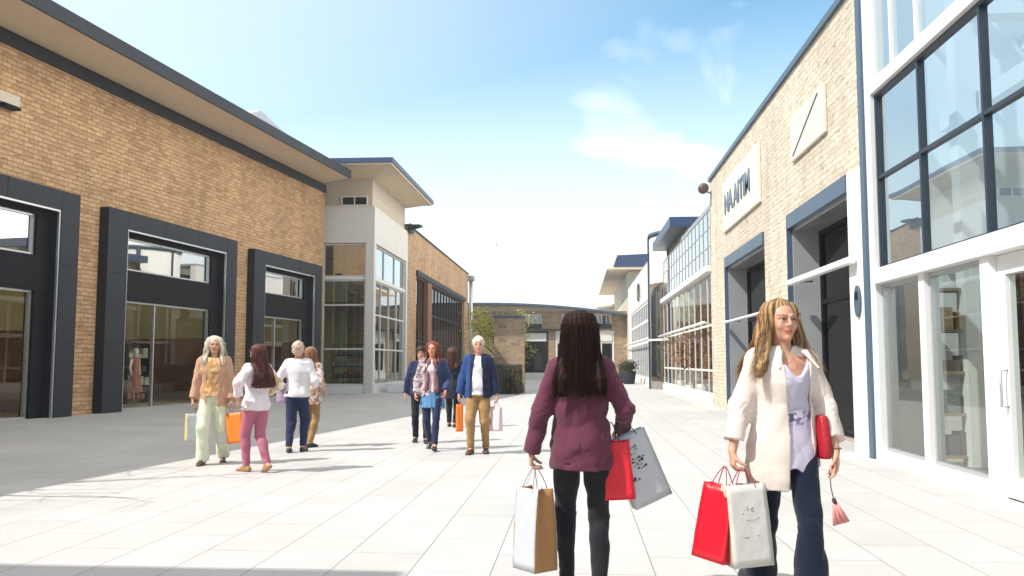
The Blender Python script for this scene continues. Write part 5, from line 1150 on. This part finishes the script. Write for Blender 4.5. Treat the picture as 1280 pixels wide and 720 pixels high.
m.add([(0, .5, -.45), (0, .2, -.45), (0, -.2, .5), (0, .1, .5)], [(0, 1, 2, 3)]); m.add([(0, -.7, -.4), (0, -.4, -.45), (0, 0, .45), (0, -.2, .5)], [(0, 1, 2, 3)]); o = m.build('monogram', ink, em); md = o.modifiers.new('t', 'SOLIDIFY'); md.thickness = .05
FB = empty('far_block', 'farther white block with a blue flat roof jutting over the street', 'shop building', (4.3, 73.2, 0)); Fy = Fac(FB, 'y'); m = MB(); wall_with_holes(m, 0, 26, 0, 8.9, 0, .4, [(2, 24, .3, 5.0)], axis='y'); m.box(.4, 9, 0, .4, 7.5, 8.9); m.build('wall', tanw, FB)
Fy.window(2.003, 23.997, .303, 4.997, .05, us=[2 + 2.0 * i for i in range(1, 11)], zs=(2.6,), w=.2, frame=white, glass=glass_b); m = MB(); m.box(-1.75, 9, -1.2, 27, 8.95, 9.15); m.build('soffit', soffit, FB); m = MB(); m.add([(-1.2, -1.25, 9.153), (9, -1.25, 9.153), (9, 27, 9.153), (-1.2, 27, 9.153), (-.9, -1.25, 10.1), (9, -1.25, 10.5), (9, 27, 10.5), (-.9, 27, 10.1)], [(0, 3, 2, 1), (4, 5, 6, 7), (0, 1, 5, 4), (1, 2, 6, 5), (2, 3, 7, 6), (3, 0, 4, 7)]); m.build('roof', bluem, FB)
RT = empty('round_kiosk', 'small round white turret at the far right end of the street', 'kiosk', (4.6, 103, 0)); m = MB(); m.tube([(0, 0, 0), (0, 0, 7.6)], 1.9, 24); m.build('drum', offw, RT); m = MB(); m.tube([(0, 0, 7.603), (0, 0, 8.0)], 2.3, 24); m.build('cap', tanw, RT); m = MB(); m.tube([(0, 0, 6.6), (0, 0, 7.2)], 1.94, 24); m.build('window_band', charcoal, RT)

# ------------------------------------------------------------------ green things
leafm = {}
def leaf_mat(name, c, c2):
    m, nt, out = new_mat(name); p = nd(nt, 'ShaderNodeBsdfPrincipled'); at = nd(nt, 'ShaderNodeAttribute', attribute_name='Col'); mx = nd(nt, 'ShaderNodeMix', data_type='RGBA'); L(nt, at.outputs['Fac'], mx.inputs[0]); mx.inputs[6].default_value = c4(c); mx.inputs[7].default_value = c4(c2)
    L(nt, mx.outputs[2], p.inputs['Base Color']); p.inputs['Roughness'].default_value = .55; tr = nd(nt, 'ShaderNodeBsdfTranslucent'); L(nt, mx.outputs[2], tr.inputs[0]); ms = nd(nt, 'ShaderNodeMixShader'); ms.inputs[0].default_value = .35; L(nt, p.outputs[0], ms.inputs[1]); L(nt, tr.outputs[0], ms.inputs[2]); L(nt, ms.outputs[0], out.inputs[0]); return m
lf_y = leaf_mat('leaf_spring', (.22, .25, .03), (.62, .60, .10)); lf_d = leaf_mat('leaf_dark', (.02, .035, .012), (.07, .075, .03)); bark = plain('bark', (.16, .11, .075), rough=.9, var=.25, scale=12, bump=.5)
def leaves(mb, pts, n, spread, size, q):
    for _ in range(n):
        c = q.choice(pts); p = Vector(c) + Vector((q.gauss(0, spread), q.gauss(0, spread), q.gauss(0, spread * .8))); a = Vector((q.gauss(0, 1), q.gauss(0, 1), q.gauss(0, .7))).normalized(); b = a.orthogonal().normalized(); s_ = size * q.uniform(.6, 1.4); v = q.random()
        mb.add([p - a * s_, p + b * s_ * .5, p + a * s_, p - b * s_ * .5], [(0, 1, 2, 3)], (v, v, v))
def branchy(base, h, spread, q, trunk=.09, n1=7, n2=4, n3=3, z0=.35):
    m = MB(); tips = []; b = Vector((0, 0, 0)); top = Vector((q.uniform(-.1, .1), q.uniform(-.1, .1), h * .62)); m.tube([b, b.lerp(top, .5) + Vector((.04, -.03, 0)), top], [trunk, trunk * .75, trunk * .5], 8)
    for i in range(n1):
        t = z0 + (1 - z0) * i / n1; s0 = b.lerp(top, t); an = i * 2.4 + q.uniform(-.4, .4); L1 = spread * q.uniform(.6, 1); e = s0 + Vector((math.cos(an) * L1, math.sin(an) * L1, h * .62 * q.uniform(.35, .6))); md_ = s0.lerp(e, .5) + Vector((0, 0, -.06 * h)); m.tube([s0, md_, e], [trunk * .4, trunk * .26, trunk * .12], 6)
        for j in range(n2):
            s1 = s0.lerp(e, .4 + .6 * j / n2); an2 = an + q.uniform(-1.3, 1.3); L2 = spread * q.uniform(.25, .5); e2 = s1 + Vector((math.cos(an2) * L2, math.sin(an2) * L2, L2 * q.uniform(.2, 1.3))); m.tube([s1, s1.lerp(e2, .5) + Vector((0, 0, .03)), e2], [trunk * .16, trunk * .1, trunk * .05], 4); tips += [s1.lerp(e2, .6), e2]
            for k_ in range(n3): e3 = e2 + Vector((q.gauss(0, .25), q.gauss(0, .25), q.uniform(-.05, .35))) * spread * .5; m.tube([e2, e3], [trunk * .05, trunk * .03], 3); tips.append(e3)
    return m, tips
def tree(name, label, loc, h, spread, seed, nl, size, lm, sp=.22, **kw):
    q = random.Random(seed); o = empty(name, label, 'tree', loc); m, tips = branchy(None, h, spread, q, **kw); m.build('trunk', bark, o, fix=False)
    if nl: c = MB(); leaves(c, tips, nl, sp, size, q); c.build('crown', lm, o, fix=False)
    return o
tree('young_tree', 'young spring tree with thin yellow green leaves in front of the brick wing', (-3.65, 41.0, 0), 4.2, 1.15, 3, 3400, .055, lf_y, sp=.26, n1=10)
tree('young_tree', 'sparser nearly bare young tree beside the hedge at the street\'s end', (-3.0, 40.6, 0), 3.8, .9, 8, 420, .045, lf_y, sp=.2, n1=8)
tree('bare_tree', 'leafless street tree standing left of the view and casting branch shadows', (-8.7, 8.1, 0), 5.2, 1.6, 12, 0, .05, lf_y, trunk=.13, n1=9)
lf_b = leaf_mat('leaf_copper', (.16, .06, .02), (.50, .26, .10))
q = random.Random(77); ip = empty('indoor_plant', 'tall copper leaved plant in a pot behind the arcade\'s lattice glass', 'potted plant', (4.95, 30.2, .03), 0, 'copper leaved plants in the arcade'); m, tips = branchy(None, 3.0, .55, q, trunk=.05, n1=8, n2=3); m.build('stem', bark, ip, fix=False); c = MB(); leaves(c, tips, 900, .16, .05, q); c.build('foliage', lf_b, ip, fix=False); m = MB(); m.tube([(0, 0, 0), (0, 0, .5)], [.2, .28], 14); m.build('pot', white, ip)
for i in range(1, 8):
    o = copy_tree(ip); o.location = (4.75 + .35 * (i % 2), 30.2 + 1.75 * i, .03 + .0 * i); o.rotation_euler = (0, 0, i * 1.3); o.scale = (1, 1, .8 + .12 * (i * 5 % 4))
def hedge(label, loc, sx, sy, sz, n, seed, lm=lf_d, size=.045):
    q = random.Random(seed); o = empty('hedge', label, 'hedge', loc); m = MB()
    for _ in range(int(n * .03)): x, y = q.uniform(-sx / 2, sx / 2), q.uniform(-sy / 2, sy / 2); m.tube([(x * .8, y * .8, 0), (x, y, sz * .9)], [.02, .008], 4)
    m.build('stems', bark, o, fix=False); c = MB()
    for _ in range(n):
        x, y, z = q.uniform(-sx / 2, sx / 2), q.uniform(-sy / 2, sy / 2), q.uniform(.05, sz); a = Vector((q.gauss(0, 1), q.gauss(0, 1), q.gauss(0, 1))).normalized(); b = a.orthogonal().normalized(); s_ = size * q.uniform(.6, 1.5); p = Vector((x, y, z)); v = q.random(); c.add([p - a * s_, p + b * s_ * .6, p + a * s_, p - b * s_ * .6], [(0, 1, 2, 3)], (v, v, v))
    c.build('foliage', lf_d, o, fix=False); return o
hedge('clipped dark hedge at the end of the street beside the young trees', (-2.9, 38.2, 0), 1.1, 1.0, 1.25, 3600, 4)
bw = empty('brick_pier', 'buff brick wall block standing behind the dark hedge', 'wall', (-2.9, 39.2, 0)); m = MB(); m.box(-.75, .60, 0, .5, 0, 3.35); m.build('wall', brick_b, bw); m = MB(); m.box(-.80, .65, -.05, .55, 3.353, 3.45); m.build('coping', slate, bw)
pl = empty('planter', 'small white planter in front of the young trees', 'planter', (-3.7, 36.6, 0)); m = MB(); m.box(-.45, .35, -.4, .4, 0, .42); m.build('trough', white, pl, bevel=.03); m = MB(); m.box(-.40, .30, -.35, .35, .421, .44); m.build('soil', bark, pl)
for i, (x, y, lab) in enumerate(((3.3, 56.0, 'dark round planter with shrub before the white rendered wall'), (3.25, 58.8, 'second dark planter with shrub, farther along the white rendered wall'))):
    q = random.Random(i); o = empty('potted_shrub', lab, 'planter', (x, y, 0), 0, 'dark planters by the white wall'); m = MB(); m.tube([(0, 0, 0), (0, 0, .1), (0, 0, .75), (0, 0, .8)], [.32, .36, .46, .44], 16); m.build('pot', charcoal, o); c = MB(); leaves(c, [(0, 0, 1.05), (.15, 0, 1.2), (-.1, .1, 1.0)], 900, .2, .06, q); c.build('foliage', lf_d, o, fix=False)
pm = empty('lamp_mast', 'tall thin lamp mast rising beyond the street\'s end', 'lamp mast', (-8.0, 88, 0)); m = MB(); m.tube([(0, 0, 0), (0, 0, 13.2)], [.07, .03], 8); m.build('pole', alu, pm); m = MB(); m.box(-.12, .12, -.06, .06, 13.2, 13.3); m.build('lamp_head', greym, pm)
# office block behind the camera on the left: out of frame, its shadow crosses the bottom edge
OB = empty('office_building', 'plain brick block behind the viewer on the left whose shadow falls along the near paving', 'building', (-7.6, 2.37, 0)); m = MB(); wall_with_holes(m, -5.5, 0, 0, 8.0, -.3, 0, [(-4.2, -2.2, 1, 3), (-4.2, -2.2, 4.6, 6.6)]); m.box(-.3, 0, -14, -.3, 0, 8); m.box(-5.5, -5.2, -14, -.3, 0, 8); m.build('wall', brick_l, OB); m = MB(); m.box(-5.5, 0, -14, 0, 8.0, 8.15); m.build('roof', charcoal, OB)
# ------------------------------------------------------------------ light, sky, camera
def world():
    w = bpy.data.worlds.new('World'); scn.world = w; w.use_nodes = True; nt = w.node_tree; nt.nodes.clear()
    out = nd(nt, 'ShaderNodeOutputWorld'); bg = nd(nt, 'ShaderNodeBackground')
    sky = nd(nt, 'ShaderNodeTexSky', sky_type='NISHITA'); sky.sun_disc = False; sky.sun_elevation = SUN_EL; sky.sun_rotation = SUN_ROT
    sky.air_density = 1.0; sky.dust_density = .6; sky.ozone_density = 1.6; sky.altitude = 0
    tc = nd(nt, 'ShaderNodeTexCoord'); sp = nd(nt, 'ShaderNodeSeparateXYZ'); L(nt, tc.outputs['Generated'], sp.inputs[0])
    # cloud plane projection: direction / height
    mz = nd(nt, 'ShaderNodeMath', operation='MAXIMUM'); L(nt, sp.outputs[2], mz.inputs[0]); mz.inputs[1].default_value = .02
    az = nd(nt, 'ShaderNodeMath', operation='ADD'); L(nt, mz.outputs[0], az.inputs[0]); az.inputs[1].default_value = .12
    dx = nd(nt, 'ShaderNodeMath', operation='DIVIDE'); L(nt, sp.outputs[0], dx.inputs[0]); L(nt, az.outputs[0], dx.inputs[1])
    dy = nd(nt, 'ShaderNodeMath', operation='DIVIDE'); L(nt, sp.outputs[1], dy.inputs[0]); L(nt, az.outputs[0], dy.inputs[1])
    cb = nd(nt, 'ShaderNodeCombineXYZ'); L(nt, dx.outputs[0], cb.inputs[0]); L(nt, dy.outputs[0], cb.inputs[1])
    n = nd(nt, 'ShaderNodeTexNoise'); n.inputs['Scale'].default_value = 1.25; n.inputs['Detail'].default_value = 9; n.inputs['Roughness'].default_value = .52; n.inputs['Distortion'].default_value = .5
    mp = nd(nt, 'ShaderNodeMapping'); mp.inputs['Location'].default_value = CLOUD_OFF; L(nt, cb.outputs[0], mp.inputs['Vector']); L(nt, mp.outputs[0], n.inputs['Vector'])
    cr = nd(nt, 'ShaderNodeMapRange', interpolation_type='SMOOTHSTEP'); cr.inputs[1].default_value = .60; cr.inputs[2].default_value = .84; cr.inputs[3].default_value = 0; cr.inputs[4].default_value = .8; bd = nd(nt, 'ShaderNodeVectorMath', operation='DOT_PRODUCT'); L(nt, tc.outputs['Generated'], bd.inputs[0]); bd.inputs[1].default_value = (.125, .958, .26); bs = nd(nt, 'ShaderNodeMapRange', interpolation_type='SMOOTHSTEP'); bs.inputs[1].default_value = .980; bs.inputs[2].default_value = 1.0; bs.inputs[3].default_value = 0; bs.inputs[4].default_value = .25; L(nt, bd.outputs['Value'], bs.inputs[0]); na = nd(nt, 'ShaderNodeMath', operation='ADD'); L(nt, n.outputs['Fac'], na.inputs[0]); L(nt, bs.outputs[0], na.inputs[1]); L(nt, na.outputs[0], cr.inputs[0])
    # haze near the horizon
    hz = nd(nt, 'ShaderNodeMapRange', interpolation_type='SMOOTHSTEP'); hz.inputs[1].default_value = .0; hz.inputs[2].default_value = .48; hz.inputs[3].default_value = 1.0; hz.inputs[4].default_value = 0; L(nt, sp.outputs[2], hz.inputs[0])
    # the side of the sun is milkier
    sd = nd(nt, 'ShaderNodeVectorMath', operation='DOT_PRODUCT'); L(nt, tc.outputs['Generated'], sd.inputs[0]); sd.inputs[1].default_value = (-.80, .10, .60)
    sr = nd(nt, 'ShaderNodeMapRange', interpolation_type='SMOOTHSTEP'); sr.inputs[1].default_value = -.05; sr.inputs[2].default_value = .85; sr.inputs[3].default_value = 0; sr.inputs[4].default_value = .65; L(nt, sd.outputs['Value'], sr.inputs[0])
    m1 = nd(nt, 'ShaderNodeMath', operation='MAXIMUM'); L(nt, hz.outputs[0], m1.inputs[0]); L(nt, sr.outputs[0], m1.inputs[1])
    m2 = nd(nt, 'ShaderNodeMath', operation='MAXIMUM'); L(nt, m1.outputs[0], m2.inputs[0]); L(nt, cr.outputs[0], m2.inputs[1])
    mx = nd(nt, 'ShaderNodeMix', data_type='RGBA'); L(nt, m2.outputs[0], mx.inputs[0]); hs = nd(nt, 'ShaderNodeHueSaturation'); hs.inputs['Saturation'].default_value = 1.25; hs.inputs['Value'].default_value = .92; L(nt, sky.outputs[0], hs.inputs['Color']); tm = nd(nt, 'ShaderNodeMix', data_type='RGBA', blend_type='MULTIPLY'); tm.inputs[0].default_value = 1; L(nt, hs.outputs[0], tm.inputs[6]); tm.inputs[7].default_value = (.58, .90, .80, 1); L(nt, tm.outputs[2], mx.inputs[6]); mx.inputs[7].default_value = HAZE_COL
    # bright veil added overhead, above the view, to fill the shade with neutral light
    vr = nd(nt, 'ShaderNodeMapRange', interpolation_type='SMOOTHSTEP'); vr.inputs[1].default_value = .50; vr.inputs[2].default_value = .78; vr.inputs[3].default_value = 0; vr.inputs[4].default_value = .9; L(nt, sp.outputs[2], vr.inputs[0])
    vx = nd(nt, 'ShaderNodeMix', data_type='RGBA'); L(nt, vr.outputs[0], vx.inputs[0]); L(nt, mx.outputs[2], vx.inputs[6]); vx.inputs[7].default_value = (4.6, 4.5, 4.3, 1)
    # bright patch added to the unseen eastern sky, lifts the shaded left facade
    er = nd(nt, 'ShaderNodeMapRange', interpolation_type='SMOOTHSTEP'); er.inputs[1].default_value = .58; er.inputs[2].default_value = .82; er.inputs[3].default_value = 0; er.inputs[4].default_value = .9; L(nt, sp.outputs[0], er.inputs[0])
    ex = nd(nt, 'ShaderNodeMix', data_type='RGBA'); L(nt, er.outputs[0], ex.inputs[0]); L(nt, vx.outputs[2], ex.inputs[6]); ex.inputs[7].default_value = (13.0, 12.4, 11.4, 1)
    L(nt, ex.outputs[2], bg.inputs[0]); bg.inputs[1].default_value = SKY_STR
    L(nt, bg.outputs[0], out.inputs[0])
SUN_EL = R(48); SUN_AZ = R(-118)          # azimuth from +Y, clockwise; the sun stands on the left, a little behind the camera
SUN_ROT = SUN_AZ
SKY_STR = .15; CLOUD_OFF = (3.1, 1.7, 0); HAZE_COL = (4.3, 4.6, 4.7, 1)
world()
sun = bpy.data.lights.new('sun', 'SUN'); sun.energy = 3.0; sun.angle = R(.5); sun.color = (1.0, .955, .89)
so = bpy.data.objects.new('sun', sun); COL.objects.link(so)
sdir = Vector((math.sin(SUN_AZ) * math.cos(SUN_EL), math.cos(SUN_AZ) * math.cos(SUN_EL), math.sin(SUN_EL)))
so.rotation_euler = sdir.to_track_quat('Z', 'Y').to_euler(); so.location = sdir * 40
cam = bpy.data.cameras.new('camera'); cam.lens = 36 * 1100 / 1280; cam.sensor_width = 36; cam.clip_start = .05; cam.clip_end = 2000
co = bpy.data.objects.new('camera', cam); COL.objects.link(co); co.location = (0, 0, 1.36); co.rotation_euler = (R(90 + 4.83), 0, R(4.16)); scn.camera = co
scn.view_settings.view_transform = 'Standard'; scn.view_settings.look = 'None'; scn.view_settings.gamma = 1; scn.view_settings.exposure = 1.0
scn.view_settings.use_curve_mapping = False
scn.cycles.max_bounces = 7; scn.cycles.transparent_max_bounces = 24; scn.cycles.glossy_bounces = 4; scn.cycles.diffuse_bounces = 4; scn.cycles.caustics_reflective = False; scn.cycles.caustics_refractive = False
scn.cycles.use_denoising = True; scn.cycles.sample_clamp_indirect = 6

hzb = MB(); hzb.box(-60, 60, -45, 150, -1.0, 16.0); hm_, nt_, out_ = new_mat('haze_air'); pv_ = nd(nt_, 'ShaderNodeVolumePrincipled'); pv_.inputs['Color'].default_value = (.97, .98, 1, 1); pv_.inputs['Density'].default_value = .0010; pv_.inputs['Anisotropy'].default_value = .2; L(nt_, pv_.outputs[0], out_.inputs['Volume']); tag(hzb.build('haze', hm_), kind='stuff')
scn.cycles.volume_bounces = 0
